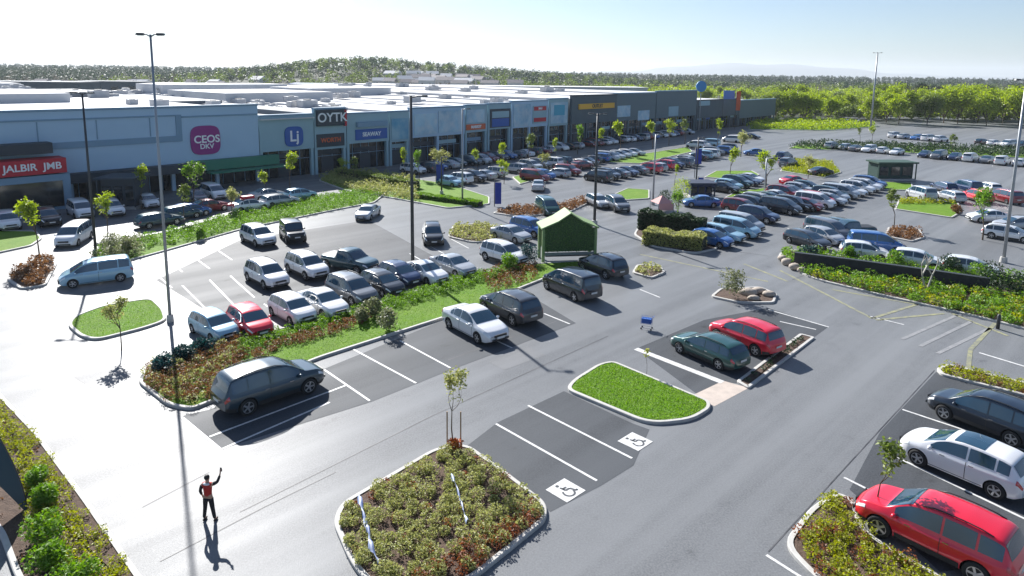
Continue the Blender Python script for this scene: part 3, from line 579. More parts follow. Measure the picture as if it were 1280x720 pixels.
for k, c, x, y, a, l in [('sedan', 'silver', 673, 237, ff+.7, 'silver saloon side on, driving between the rows'), ('van', 'dark green', 684, 266, near-.5, 'dark green van behind the green gabled shelter'), ('wagon', 'dark red', 728, 211, ff, 'red brown estate car at the kerb near the shops'),
                         ('suv', 'navy blue', 980, 200, ff, 'navy suv on the bright planted island, back one'), ('suv', 'grey', 985, 208, ff, 'grey suv on the bright planted island, front one'), ('sedan', 'black', 1026, 219, near+1.2, 'black saloon behind the yellow green shrubs'), ('sedan', 'red', 992, 231, near+1.2, 'red saloon side on, far right of centre'),
                         ('suv', 'blue', 1086, 234, near, 'blue suv beside the dark green kiosk'), ('pickup', 'dark teal', 1060, 296, ang(Vector((1, .1, 0)))+3.14, 'long teal pickup truck seen side on behind the retaining wall'), ('van', 'blue', 1094, 313, near+.5, 'blue minivan behind the low dark wall'), ('hatch', 'white', 1080, 322, near+.4, 'white hatchback left of the blue minivan'),
                         ('sedan', 'white', 1235, 277, 3.1, 'white saloon with purple tinted windows, side on in the right lane'), ('hatch', 'white', 1212, 343, near+.2, 'white hatchback behind the hedge at the right'), ('hatch', 'white', 1146, 333, near+.2, 'white hatchback left of the forked bare tree'), ('wagon', 'silver', 1270, 287, 3.1, 'silver estate car behind the right lamp post'), ('sedan', 'blue', 943, 194, 3.0, 'far blue saloon on the pale road'), ('sedan', 'blue', 876, 258, 3.1, 'bright blue saloon in front of the navy kiosk')]:
    car(k, c, G(x, y), a, l, g5)
# ------------------------------------------------------------------ shopping centre
def proj(p):
    d = Vector(p)-Vector((0, 0, H)); z = d.dot(FW); return 640+F*d.dot(RT)/z, CY-F*d.dot(UP)/z
FA, FB = G(0, 264), G(870, 163.5); FD = (FB-FA).normalized(); FN = Vector((FD.y, -FD.x, 0))
def fs(px):
    lo, hi = -60, 600
    for _ in range(50):
        m = (lo+hi)/2
        if proj(FA+FD*m)[0] < px: lo = m
        else: hi = m
    return lo
def fz(px, y):
    """height above ground of a facade point"""
    b = FA+FD*fs(px); lo, hi = -1, 40
    for _ in range(40):
        m = (lo+hi)/2
        if proj(b+Vector((0, 0, m)))[1] > y: lo = m
        else: hi = m
    return lo
def fbox(mb, s0, s1, z0, z1, d0, d1, mi=0):
    """box on the facade between s0..s1 along it, heights z0..z1, standing out d0..d1"""
    c = FA+FD*(s0+s1)/2+FN*(d0+d1)/2; return mb.box((c.x, c.y, (z0+z1)/2), (s1-s0, d1-d0, z1-z0), ang(FD), mi)
def text(name, body, s, z, d, size, m, parent, stretch=1.0, bold=.02):
    cu = bpy.data.curves.new('t', 'FONT'); cu.body = body; cu.size = size; cu.extrude = .03; cu.align_x = 'CENTER'; cu.align_y = 'CENTER'; cu.offset = bold
    o = bpy.data.objects.new('t', cu); COL.objects.link(o); bpy.context.view_layer.update()
    me = bpy.data.meshes.new_from_object(o.evaluated_get(bpy.context.evaluated_depsgraph_get())); bpy.data.objects.remove(o); me.materials.clear(); me.materials.append(m)
    p = FA+FD*s+FN*d; X = FD*stretch; Y = Vector((0, 0, 1)); Z = FN
    me.transform(Matrix(((X.x, Y.x, Z.x, p.x), (X.y, Y.y, Z.y, p.y), (X.z, Y.z, Z.z, z), (0, 0, 0, 1)))); return link(name, me, parent)
M_WALLB = mat('blue_grey_cladding', (.42, .58, .72), .7, noise=[(.3, .35, (.36, .52, .66)), (.05, .3, (.34, .48, .6))])
M_WALLB2 = mat('blue_grey_band', (.2, .32, .43), .7)
M_WALLT = mat('pale_teal_render', (.32, .47, .52), .8, noise=[(.4, .4, (.26, .4, .46))])
M_WALLD = mat('slate_cladding', (.075, .105, .125), .7, noise=[(.3, .5, (.1, .14, .16))])
M_WALLD2 = mat('slate_cladding_light', (.12, .17, .19), .7)
M_ROOFW = mat('white_roof_membrane', (.62, .62, .62), .8, noise=[(.05, .6, (.45, .46, .48)), (.6, .3, (.5, .5, .5))])
M_ROOFG = mat('grey_roof_membrane', (.16, .18, .2), .8, noise=[(.08, .6, (.24, .26, .28))])
M_SHOPGL = mat('shop_glass', (.012, .018, .022), .12, spec=.7)
M_DARKF = mat('dark_fascia', (.03, .045, .06), .6)
M_REDS = mat('red_sign', (.5, .01, .03), .5); M_WHITE = mat('white_letters', (.85, .85, .85), .6)
M_PURP = mat('magenta_sign', (.28, .02, .2), .5); M_BLUES = mat('blue_sign', (.02, .1, .38), .5); M_TEALS = mat('teal_sign', (.05, .35, .5), .5)
M_YELS = mat('yellow_sign', (.75, .4, .03), .5); M_GRCAN = mat('green_canopy', (.04, .2, .13), .7); M_ORS = mat('orange_sign', (.6, .12, .04), .6)
M_MURAL = mat('pale_mural', (.42, .62, .72), .7, noise=[(.22, .9, (.2, .38, .52)), (.7, .7, (.6, .66, .68))])
M_MURAL2 = mat('blue_mural', (.1, .35, .5), .7, noise=[(.3, .9, (.4, .58, .62)), (.1, .5, (.03, .16, .35))])
M_UNIT = mat('rooftop_unit_metal', (.5, .5, .5), .6, noise=[(1, .4, (.3, .3, .32))])
def shop(px0, px1, h, wall, label, depth=150, roof=None, base=4.3, front=0.0, parapet=.6):
    s0, s1 = fs(px0), fs(px1); c = FA+FD*(s0+s1)/2
    t = thing('shop_building', label, 'shop', (c.x, c.y, 0)); t.rotation_euler = (0, 0, 0)
    off = lambda o: (setattr(o, 'parent', t), setattr(o, 'location', (-c.x, -c.y, 0)), o)[2]
    mb = MB(); fbox(mb, s0, s1-.01, base, h, front-.6, front); o = off(mb.obj('front_wall', [wall]))
    mb = MB(); fbox(mb, s0, s1-.01, 0, h-parapet, -depth, front-.62-1.2); off(mb.obj('rear_block', [roof or M_ROOFW]))
    mb = MB(); fbox(mb, s0+.05, s1-.06, .05, base-.02, front-1.7, front-1.2); off(mb.obj('shop_window', [M_SHOPGL]))
    n = max(1, int((s1-s0)/5.5)); 
    for i in range(n+1):
        mb = MB(); q = s0+.25+(s1-s0-.55)*i/n; fbox(mb, q-.22, q+.22, 0, base-.01, front-.55, front-.1); off(mb.obj('column', [wall]))
    for i in range(n):
        q = s0+.25+(s1-s0-.55)*(i+.5)/n
        mb = MB(); fbox(mb, q-1.1, q+1.1, 0.02, 2.5, front-1.19, front-1.1); 
        if i % 2 == 0: off(mb.obj('entrance_door', [M_DARKF]))
        mb = MB(); fbox(mb, q-2.2, q+2.2, 2.9, 3.6, front-1.18, front-1.05); off(mb.obj('window_sign', [random.choice([M_DARKF, M_WALLB2, M_BLUES, M_WALLT, M_DARKF])]))
    mb = MB(); k = max(2, int((s1-s0)/1.6)); fbox(mb, s0+.06, s1-.07, 2.62, 2.7, front-1.198, front-1.14)
    for i in range(k+1): q = s0+.1+(s1-s0-.25)*i/k; fbox(mb, q-.035, q+.035, .1, base-.05, front-1.199, front-1.12)
    off(mb.obj('window_frame', [M_WALLB2]))
    mb = MB(); fbox(mb, s0-.02, s1, h+.003, h+.28, front-.7, front+.12); off(mb.obj('coping', [M_WALLB2 if wall is not M_WALLD else M_DARKF]))
    return t, s0, s1, off
def part(off, name, boxes, m):
    mb = MB(); [fbox(mb, *b) for b in boxes]; return off(mb.obj(name, [m]))
# big store
t, s0, s1, off = shop(-70, 326, fz(160,137), M_WALLB, 'huge pale blue big box store with magenta logo and red entrance sign', depth=210, base=fz(150, 212))
part(off, 'wall_band', [(s0+.1, fs(225), fz(100, 150), fz(100, 148), .002, .14)], M_WALLB2); part(off, 'wall_band', [(s0+.1, fs(225), fz(100, 185), fz(100, 177), .002, .14)], M_WALLB2)
part(off, 'wall_band', [(fs(225), fs(225)+.7, fz(100, 185)+.01, fz(100, 148)-.01, .002, .16)], M_WALLB2)
for q in range(7): 
    z = s0+3+q*6.1
    if z < fs(222): part(off, 'wall_joint', [(z, z+.12, fz(100, 176), fz(100, 151), .002, .06)], M_WALLB2)
part(off, 'upper_band', [(fs(225)+.8, s1-.1, fz(290, 145), fz(290, 143), .002, .12)], M_WALLB2)
part(off, 'entrance_canopy', [(fs(85), fs(252), fz(150, 222), fz(150, 211), .02, 1.6)], M_DARKF)
cn = part(off, 'green_canopy', [(fs(255), fs(352), fz(300, 211), fz(300, 209), .62, 2.6)], M_GRCAN); part(off, 'canopy_fascia', [(fs(235), fs(345), fz(290, 209), fz(290, 197), .1, 1.2)], M_GRCAN)
# entrance pavilion with the red sign
part(off, 'entrance_pavilion', [(s0+.2, fs(80), 0, fz(60, 214), .05, 3.4)], M_WALLB2)
part(off, 'pavilion_window', [(s0+.3, fs(70), .4, fz(60, 222), 3.41, 3.5)], M_SHOPGL)
zr0, zr1 = fz(40, 214), fz(40, 196)
sg = part(off, 'red_sign', [(s0+.2, fs(76), zr0, zr1, .9, 3.7)], M_REDS)
off(text('lettering', 'JALBIR', fs(20), (zr0+zr1)/2, 3.74, 1.1, M_WHITE, None, 1.0))
o = text('lettering', 'JMB', fs(59), (zr0+zr1)/2, 3.74, 1.1, M_WHITE, None, 1.0); off(o)
part(off, 'dark_canopy', [(s0+.2, fs(66), fz(40, 191), fz(40, 178), .05, 2.2)], M_DARKF)
def disc_sign(off, sc, zc, w_, h_, m, d=.2, r=.35, name='logo_sign'):
    c = FA+FD*sc; P = []; 
    for k in range(32):
        a = 2*math.pi*k/32; e = .55; x = math.copysign(abs(math.cos(a))**e, math.cos(a))*w_/2; z = math.copysign(abs(math.sin(a))**e, math.sin(a))*h_/2; P.append((x, z))
    V = [c+FD*x+FN*dd+Vector((0, 0, zc+z)) for dd in (.02, d) for x, z in P]
    n = 32; return off(link(name, mesh(name, V, [tuple(range(n, 2*n))]+[(i, (i+1) % n, n+(i+1) % n, n+i) for i in range(n)], m)))
sc = fs(260); zc = (fz(260, 157)+fz(260, 193))/2; hh = fz(260, 157)-fz(260, 193)
disc_sign(off, sc, zc, hh*1.02, hh, M_PURP); off(text('lettering', 'CEOS', sc+.15, zc+.1, .24, hh*.36, M_WHITE, None, 1.0, .03)); off(text('lettering', 'DKV', sc+.1, zc-hh*.22, .24, hh*.24, M_WHITE, None, 1.0, .02))
# the smaller shops
def sign(off, px0, px1, y0, y1, m, name='sign_panel', d=.15, txt=None, tm=None, k=.6):
    a, b = fs(px0), fs(px1); xm = (px0+px1)/2; z1, z0 = fz(xm, y0), fz(xm, y1); o = part(off, name, [(a, b, z0, z1, .01, d)], m)
    if txt: 
        w_ = b-a; sz = min((z1-z0)*k*1.35, w_/len(txt)*1.5); off(text('lettering', txt, (a+b)/2, (z0+z1)/2, d+.04, sz, tm or M_WHITE, None, 1.0, .03))
    return o
t, s0, s1, off = shop(327, 394, fz(360,145), M_WALLT, 'pale teal shop with blue square logo, right of the big store', roof=M_ROOFG, depth=120, base=fz(360, 188))
sc = fs(369); zc = (fz(369, 158)+fz(369, 183))/2; hh = fz(369, 158)-fz(369, 183); disc_sign(off, sc, zc, hh, hh, M_BLUES); off(text('lettering', 'Lj', sc, zc, .24, hh*.75, M_WHITE, None, 1, .04))
part(off, 'cornice', [(s0, s1-.05, fz(360, 149), fz(360, 147.5), .002, .5)], M_ROOFW)
t, s0, s1, off = shop(395, 434, fz(415,136.5), M_WALLT, 'narrow shop with black sign panel in white letters above its flat front', roof=M_ROOFG, depth=120, base=fz(415, 186))
sign(off, 397, 433, 137, 157, M_DARKF, d=.5, txt='OYTK', k=.8); sign(off, 430.5, 433, 137, 157, M_REDS, 'sign_edge', d=.54); sign(off, 397, 431, 167, 183, M_DARKF, txt='WORTH', k=.35, tm=M_ORS)
t, s0, s1, off = shop(435, 487, fz(460,142), M_WALLT, 'teal grey shop with wide royal blue fascia', base=fz(460, 178))
sign(off, 446, 483, 152, 158, M_WALLB2, 'ledge', d=.6); sign(off, 445, 484, 161, 174, M_BLUES, txt='SEAWAY', k=.4)
t, s0, s1, off = shop(488, 512, fz(500,140), M_WALLT, 'narrow shop with framed sea blue picture panel', base=fz(500, 177))
sign(off, 490, 510, 148, 174, M_MURAL2)
t, s0, s1, off = shop(513, 581, fz(547,135), M_WALLB, 'long shop front with two pale blue mural panels', base=fz(547, 170))
sign(off, 518, 546, 142, 168, M_MURAL); sign(off, 548, 578, 138, 165, M_MURAL)
t, s0, s1, off = shop(582, 609, fz(595,132), M_WALLT, 'shop with white picture panel over a salmon coloured strip sign', base=fz(595, 165))
sign(off, 583, 605, 137, 153, M_MURAL, d=.1); sign(off, 582.5, 606, 155, 162, M_ORS, txt='MARKET', k=.5)
t, s0, s1, off = shop(610, 638, fz(625,130), M_WALLT, 'shop with dark framed poster of blue and purple', base=fz(625, 161))
sign(off, 612, 637, 136, 159, M_DARKF); sign(off, 614, 635, 139, 147, M_WALLT, 'poster', d=.2); sign(off, 614, 635, 148, 158, M_BLUES, 'poster', d=.2)
t, s0, s1, off = shop(639, 684, fz(660,127), M_WALLB, 'long pale shop front with blue stripes and dull red poster', base=fz(660, 159))
sign(off, 641, 662, 130, 158, M_MURAL); sign(off, 665, 682, 132, 154, M_WALLT); sign(off, 666, 681, 133, 138, M_REDS, 'poster', d=.2, txt='SALE', k=.5); sign(off, 666, 681, 147, 152, M_REDS, 'poster', d=.2)
t, s0, s1, off = shop(685, 709, fz(697,124), M_WALLT, 'shop with bright turquoise picture sign beside the dark building', base=fz(697, 157))
sign(off, 687, 708, 128, 154, M_MURAL); sign(off, 691, 704, 131, 144, M_TEALS, 'poster', d=.2)
t, s0, s1, off = shop(710, 766, fz(738,119.5), M_WALLD, 'dark slate shop with yellow lettered fascia', front=.8, base=fz(738, 153))
sign(off, 718, 762, 129, 135.5, M_YELS, d=1.1, txt='OUTLET', k=.7, tm=M_DARKF)
t, s0, s1, off = shop(767, 818, fz(792,117), M_WALLD2, 'slate shop with pale panels right of the yellow sign', base=fz(792, 150))
sign(off, 770, 786, 132, 146, M_MURAL); sign(off, 796, 810, 138, 150, M_MURAL)
t, s0, s1, off = shop(819, 869, fz(845,114), M_WALLD2, 'slate shop with small grey panel at the end of the tall roofline', base=fz(845, 146))
sign(off, 834, 846, 133, 145, M_WALLT)
t, s0, s1, off = shop(870, 922, fz(895,125), M_WALLD, 'lower dark shop below the blue disc sign', depth=70, base=fz(895, 146)); sign(off, 872, 885, 126, 132, M_WALLT)
t, s0, s1, off = shop(923, 968, fz(945,125), M_WALLD2, 'last low shop at the far right end of the terrace', depth=70, base=fz(945, 146))
# roof furniture
def roofthing(px, dep, name, label, cat, z, build, group=None):
    p = FA+FD*fs(px)-FN*dep; t = thing(name, label, cat, (p.x, p.y, z), ang(FD), group); build(t); return t
unit_me = MB().box((0, 0, .7), (2.4, 1.6, 1.3)).mesh('casing', [M_UNIT]); fan_me = MB().cyl((0, 0, 1.42), .55, .15, 14).mesh('fan_cowl', [M_DARKF]); duct_me = MB().box((1.9, 0, .4), (1.6, .5, .5)).mesh('duct', [M_UNIT])
def unit(t): link('casing', unit_me, t); link('fan_cowl', fan_me, t); link('duct', duct_me, t)
for i in range(110):
    px = random.choice([random.uniform(10, 320), random.uniform(435, 860), random.uniform(435, 700)]); dep = random.uniform(8, 140)
    z = fz(160, 137)-.6 if px < 326 else fz(460, 142)-.6 if px < 513 else fz(547, 135)-.6 if px < 600 else fz(660, 127)-.7 if px < 709 else fz(792, 117)-.6
    t = roofthing(px, dep, 'rooftop_unit', 'grey air handling unit with round fan standing on the white mall roof', 'rooftop unit', z, unit, 'air handling units on the mall roof'); k = random.uniform(.6, 1.5); t.scale = (k, k, k*.8); t.rotation_euler.z += random.choice([0, math.pi/2])
for i, (px0, px1, dep, dd, hh, mm) in enumerate([(60, 210, 38, 30, 13.4, M_ROOFW), (230, 330, 60, 25, 12.9, M_ROOFG), (-20, 90, 75, 30, 13.6, M_ROOFG), (300, 425, 40, 40, 11.6, M_ROOFG), (460, 600, 50, 30, 12.0, M_ROOFW), (600, 700, 60, 20, 12.6, M_ROOFW), (150, 330, 130, 40, 13.3, M_ROOFW), (520, 690, 110, 20, 12.6, M_ROOFW)]):
    mb = MB(); fbox(mb, fs(px0), fs(px1), 9, hh+fz(160, 137)-12.5+(.6 if px0 > 450 else 0), -dep-dd, -dep); o = mb.obj('raised_roof', [mm]); tag(o, ['long white raised roof above the red sign store', 'grey raised roof behind the magenta logo', 'grey raised roof at the far left of the store', 'grey stepped roof behind the black sign panel', 'white raised roof behind the murals', 'white raised roof behind the turquoise sign', 'far white roof block at the rear of the big store', 'narrow rear roof block behind the mall'][i], 'roof block')
M_HALL = mat('hall_wall', (.5, .52, .55), .7)
def bld(px, y, w_, d_, h, label, cat='building', wall=M_HALL, roof=M_ROOFW, gable=False, nm='distant_building', grp=None, rz=None):
    p = G(px, y); t = thing(nm, label, cat, (p.x, p.y, p.z), ang(FD) if rz is None else rz, grp)
    MB().box((0, 0, h/2), (w_, d_, h)).obj('wall', [wall], t)
    if gable:
        a, b = w_/2+.3, d_/2+.3; q = MB(); q.add([(-a, -b, h), (a, -b, h), (a, b, h), (-a, b, h), (-a, 0, h+d_*.3), (a, 0, h+d_*.3)], [(0, 1, 5, 4), (2, 3, 4, 5), (1, 2, 5), (3, 0, 4), (3, 2, 1, 0)]); q.obj('roof', [roof], t)
    else: MB().box((0, 0, h+.25), (w_+.4, d_+.4, .45)).obj('roof', [roof], t)
    for i in range(min(5, max(2, int(w_/9)))):
        q = MB().box((-w_/2+w_*(i+.5)/min(5, max(2, int(w_/9))), -d_/2-.03, h*.55), (w_*.1, .08, h*.25)); q.obj('window', [M_SHOPGL], t)
    return t
# ------------------------------------------------------------------ far land
def hgt(x, y):
    g = lambda cx, cy, sx, sy, h: h*math.exp(-((x-cx)/sx)**2-((y-cy)/sy)**2)
    k = min(1, max(0, (y-430)/250)); k2 = min(1, max(0, (y-900)/900))
    return -.3+k*(g(-175, 760, 120, 160, 20)+g(-20, 820, 130, 130, 10)+g(-700, 900, 330, 240, 7))+k2*(5+3*math.sin(x*.002+1)+2*math.sin(x*.0051+y*.001)+9*min(1, max(0, (-x-100)/500)))
nx, ny = 110, 50; V = []
for j in range(ny):
    y = 400+2600*(j/(ny-1))**1.3
    for i in range(nx): x = (i/(nx-1)-.5)*(2.6*y+900); V.append((x, y, hgt(x, y)))
o = link('hills', mesh('hills', V, [(j*nx+i, j*nx+i+1, (j+1)*nx+i+1, (j+1)*nx+i) for j in range(ny-1) for i in range(nx-1)], M_GROUND, True)); o['kind'] = 'structure'
V = []; n = 90; M_MTN = mat('mountain_rock', (.09, .11, .1), .9, noise=[(.001, .7, (.14, .14, .13))])
for j in range(6):
    for i in range(n):
        x = 1200+i*75; hh = (max(0, math.exp(-((x-4200)/1500)**2))*150+max(0, math.exp(-((x-2900)/900)**2))*70+12*math.sin(i*.5)+45)*math.sin(math.pi*j/5); V.append((x, 9500+j*500, hh))
o = link('distant_mountains', mesh('m', V, [(j*n+i, j*n+i+1, (j+1)*n+i+1, (j+1)*n+i) for j in range(5) for i in range(n-1)], M_MTN, True)); o['kind'] = 'structure'
# forest that reads as one mass
def forest(name, pts, hr, m, size, per, label):
    C = []
    for x, y, z in pts:
        h = random.uniform(*hr); C.append(blob((x, y, z+h*.58), (h*.32, h*.32, h*.42), per, .3))
    o = link(name, leafmesh(name, np.concatenate(C), size, m)); tag(o, label, 'forest', kind='stuff')
def band(n, y0, y1, spread=.85, keep=None):
    out = []
    while len(out) < n:
        y = random.uniform(y0, y1); x = random.uniform(-spread, spread)*y
        if keep is None or keep(x, y): out.append((x, y, hgt(x, y) if y > 400 else 0))
    return out
inlot = lambda x, y: (Vector((x, y, 0))-FA).dot(FN) > -215 and y < 380
forest('forest', band(2600, 600, 1000), (7, 13), M_TREE3, .8, 80, 'dark wooded hillside behind the white mall roofs')
forest('forest', band(1300, 540, 900, keep=lambda x, y: x > -350), (7, 12), M_TREE2, .75, 80, 'mixed green woods in the middle distance')
forest('forest', band(600, 520, 950), (7, 12), M_TREE4, .5, 60, 'bare grey brown spring trees among the far woods')
forest('forest', band(2600, 1000, 2400), (8, 16), M_TREE3, 1.5, 60, 'hazy forest running to the horizon')
forest('forest', band(500, 400, 620, keep=lambda x, y: x > 60), (6, 10), M_TREE1, .6, 90, 'yellow green spring trees far behind the last shop')
pts = []
for i in range(260):
    px = random.uniform(962, 1330); q = G(px, random.uniform(140, 150)+(px-960)*.012); pts.append((q.x, q.y, 0))
forest('undergrowth', pts, (4, 6.5), M_TREE2, .4, 220, 'green undergrowth filling the foot of the tree belt')
forest('undergrowth', pts[::3], (4, 7), M_TREE1, .4, 200, 'yellow green bushes along the front of the tree belt')
# town houses on the slope
hc = 0
M_HW = mat('house_wall', (.62, .6, .57), .7); M_HR = mat('house_roof', (.25, .22, .22), .8)
for i in range(46):
    px = random.uniform(475, 650) if i < 34 else random.uniform(60, 330); 
    Y = random.uniform(520, 640) if i < 34 else random.uniform(430, 560); X = (px-640)/F*Y*1.01; hz = hgt(X, Y)
    t = bld(640, 300, random.uniform(9, 16), random.uniform(7, 10), random.uniform(4, 7), 'small pale house with pitched roof on the wooded slope beyond the mall', 'house', M_HW, M_HR if i % 3 else M_ROOFW, True, 'house', 'pale houses on the far slope', random.uniform(-.5, .5)); t.location = (X, Y, hz+3 if i < 34 else hz)
for i, (px, Y, w_, d_, h, l) in enumerate([(40, 330, 60, 20, 9, 'long dark hall behind the left end of the store'), (410, 420, 40, 20, 8, 'low blue roofed hall beyond the mall'), (560, 470, 90, 30, 7, 'long white shed at the foot of the wooded slope'), (250, 430, 80, 25, 7, 'wide white warehouse beyond the store'), (690, 420, 110, 30, 8, 'wide pale warehouse behind the terrace'), (150, 420, 40, 20, 8, 'grey hall between trees beyond the store')]):
    t = bld(640, 300, w_, d_, h, l, roof=[M_ROOFG, M_BLUES, M_ROOFW, M_ROOFW, M_ROOFW, M_ROOFG][i], wall=[M_WALLD, M_WALLB, M_HALL, M_HALL, M_HALL, M_WALLD][i], rz=.1); t.location = ((px-640)/F*Y*1.01, Y, 0)
# ------------------------------------------------------------------ kerbed islands and beds
TIP = [(172, 479), (181, 462), (225, 438), (275, 424), (352, 412), (420, 396), (500, 371), (570, 348), (650, 332), (745, 326), (765, 334), (690, 346), (640, 366), (600, 384), (545, 402), (400, 449), (262, 505), (240, 514), (210, 509)]
P6 = island('strip', TIP, 'lawn', .6)
P1 = island('near', [(416, 656), (426, 632), (545, 562), (583, 557), (640, 598), (683, 632), (684, 652), (640, 688), (575, 740), (480, 752), (440, 712)], 'soil', 1.0)
P2 = island('right', [(978, 683), (1014, 636), (1046, 618), (1068, 628), (1080, 668), (1230, 756), (1120, 800), (1020, 728)], 'soil', .7)
P3 = island('top', [(1170, 463), (1184, 457), (1330, 492), (1330, 509), (1176, 470)], 'soil', .25)
P4 = island('grass', [(707, 489), (716, 477), (748, 457), (766, 453), (888, 504), (888, 513), (866, 527), (812, 533)], 'lawn', .9)
P5 = island('mulch', [(936, 487), (920, 478), (1000, 418), (1019, 423)], 'soil', .2, kh=.1)
P7 = island('oval', [(84, 408), (92, 397), (130, 383), (190, 374), (205, 388), (209, 402), (180, 412), (120, 427), (100, 422)], 'lawn', .8)
P8 = island('lp', [(8, 350), (24, 333), (60, 322), (72, 330), (58, 358), (26, 363)], 'soil', .6)
P9 = island('lg', [(-60, 300), (-10, 289), (46, 290), (53, 299), (40, 308), (-20, 321), (-60, 326)], 'lawn', .5)
P10 = island('st3', [(112, 322), (126, 308), (215, 289), (300, 266), (400, 246), (468, 235), (482, 243), (468, 254), (420, 263), (300, 288), (205, 315), (150, 330)], 'lawn', .6)
P11 = island('st4', [(398, 226), (424, 213), (500, 222), (560, 230), (612, 247), (612, 256), (560, 261), (500, 250), (430, 238)], 'lawn', .6)
P12 = island('m1', [(560, 297), (566, 283), (605, 280), (644, 291), (634, 302), (590, 304)], 'soil', .6)
P13 = island('m2', [(615, 267), (640, 259), (690, 258), (735, 246), (742, 252), (712, 266), (650, 272)], 'soil', .5)
P14 = island('m3', [(768, 243), (784, 236), (812, 238), (812, 249), (782, 251)], 'lawn', .5)
P15 = island('hedge', [(792, 294), (800, 281), (835, 279), (890, 297), (898, 312), (868, 318), (815, 309)], 'soil', .8)
P16 = island('m4', [(790, 342), (796, 332), (826, 334), (832, 342), (815, 349)], 'soil', .4)
P17 = island('rock', [(888, 372), (900, 362), (950, 360), (972, 369), (968, 380), (925, 380)], 'soil', .4)
P18 = island('wall', [(970, 322), (982, 312), (1060, 322), (1160, 338), (1330, 352), (1330, 425), (1240, 402), (1190, 390), (1100, 370), (1010, 348)], 'soil', 1.5)
P19 = island('gr', [(1118, 262), (1124, 249), (1198, 254), (1202, 266), (1190, 273)], 'lawn', .4)
P20 = island('gr2', [(1098, 237), (1104, 228), (1140, 229), (1142, 239)], 'lawn', .4)
P21 = island('gr3', [(1106, 296), (1110, 285), (1150, 288), (1156, 298), (1140, 303)], 'soil', .4)
P22 = island('gr4', [(975, 214), (990, 200), (1040, 203), (1052, 216), (1030, 223)], 'lawn', .4)
P23 = island('gr5', [(905, 248), (920, 240), (960, 235), (972, 240), (950, 250)], 'lawn', .4)
P24 = island('far', [(985, 186), (1000, 180), (1100, 181), (1330, 190), (1330, 200), (1100, 190)], 'lawn', .4)
P25 = island('fl', [(935, 162), (945, 153), (1040, 152), (1100, 158), (1040, 163)], 'lawn', .4)
P26 = island('sf', [(640, 222), (660, 216), (692, 212), (694, 219), (650, 231)], 'lawn', .4)
P28 = island('sf2', [(752, 203), (770, 198), (860, 184), (866, 190), (800, 205)], 'lawn', .4)
P29 = island('sf3', [(880, 222), (895, 214), (940, 214), (950, 219), (930, 226)], 'lawn', .4)
P27 = island('bed', [(-200, 380), (-3, 490), (46, 541), (110, 627), (176, 722), (230, 800), (60, 800), (18, 722), (0, 672), (-60, 590), (-260, 470)], 'soil', .5)
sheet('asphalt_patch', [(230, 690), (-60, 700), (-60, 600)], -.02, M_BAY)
# strip 2: pale paving at the tip, teal and brown shrubs, clipped green cover along the far side, pale shrub
sheet('pavement', [(181, 476), (188, 462), (228, 441), (275, 428), (296, 424), (300, 430), (240, 452), (200, 470)], .13, M_CONC)
def px_of(x, y): return proj((x, y, 0))
def near_side(x, y, t):   # signed metres from the strip's near kerb line
    a, b = G(262, 505), G(600, 384); d = (b-a).normalized(); return (Vector((x, y, 0))-a).dot(Vector((-d.y, d.x, 0)))
cover('ground_cover', P6, .5, .34, .42, 130, M_BROWN, .048, 'rust brown low shrubs at the left tip of the hedge strip', keep=lambda x, y: px_of(x, y)[0] < 300 and px_of(x, y)[1] > 458-(px_of(x, y)[0]-200)*.35)
cover('ground_cover', P6, .5, .28, .38, 110, M_BROWN, .048, 'rust brown band of low shrubs between lawn and green hedge', keep=lambda x, y: 300 <= px_of(x, y)[0] < 465 and 3.0 < near_side(x, y, 0) < 4.3)
cover('ground_cover', P6, .5, .33, .48, 150, M_GREEN, .048, 'bright green low hedge cover along the far kerb of the strip', keep=lambda x, y: px_of(x, y)[0] > 300 and near_side(x, y, 0) > (4.3 if px_of(x, y)[0] < 465 else 3.6))
cover('ground_cover', P6, .6, .35, .5, 50, M_BROWN, .07, 'brown shrubs in front of the green gabled shelter', keep=lambda x, y: 605 < px_of(x, y)[0] < 670 and near_side(x, y, 0) > 1.2)
cover('ground_cover', P6, .8, .3, .5, 100, M_GC, .048, 'olive low plants mixed into the brown shrubs of the hedge strip', keep=lambda x, y: px_of(x, y)[0] < 300 and px_of(x, y)[1] > 455-(px_of(x, y)[0]-200)*.35)
tufts(P6, 110, 'mown bright green grass of the long hedge strip')
cover('ground_cover', P1, .5, .28, .4, 210, M_GC, .04, 'mixed low green groundcover filling the near planter')
cover('ground_cover', P1, 1.4, .22, .36, 70, M_GCR, .04, 'reddish low plants dotted through the near planter')
edge1 = [p for p in P1]
cover('ground_cover', P1, .4, .24, .38, 90, M_GCR, .042, 'rust red plants along the near right edge of the planter', keep=lambda x, y: px_of(x, y)[1] > 700-(px_of(x, y)[0]-560)*.62)
cover('ground_cover', P2, .5, .34, .45, 150, M_GCY, .048, 'yellow green bushy planting beside the bright red suv')
cover('ground_cover', P2, .9, .3, .45, 90, M_GCR, .045, 'purple brown plants mixed in beside the bright red suv')
cover('ground_cover', P3, .4, .28, .35, 44, M_GCY, .06, 'narrow yellow green planting strip behind the navy suv')
cover('ground_cover', P3, 1.1, .25, .35, 40, M_BROWN, .06, 'brown tufts in the narrow strip behind the navy suv')
tufts(P4, 600, 'thick bright green grass of the island in the middle', hgt=.1)
tufts(P7, 160, 'bright green grass of the left oval island')
cover('ground_cover', P5, .5, .2, .22, 30, M_DGREEN, .06, 'sparse dark plants in the mulch behind the red suv')
cover('ground_cover', P8, .6, .4, .6, 60, M_BROWN, .09, 'rust and olive shrubs in the small left planter')
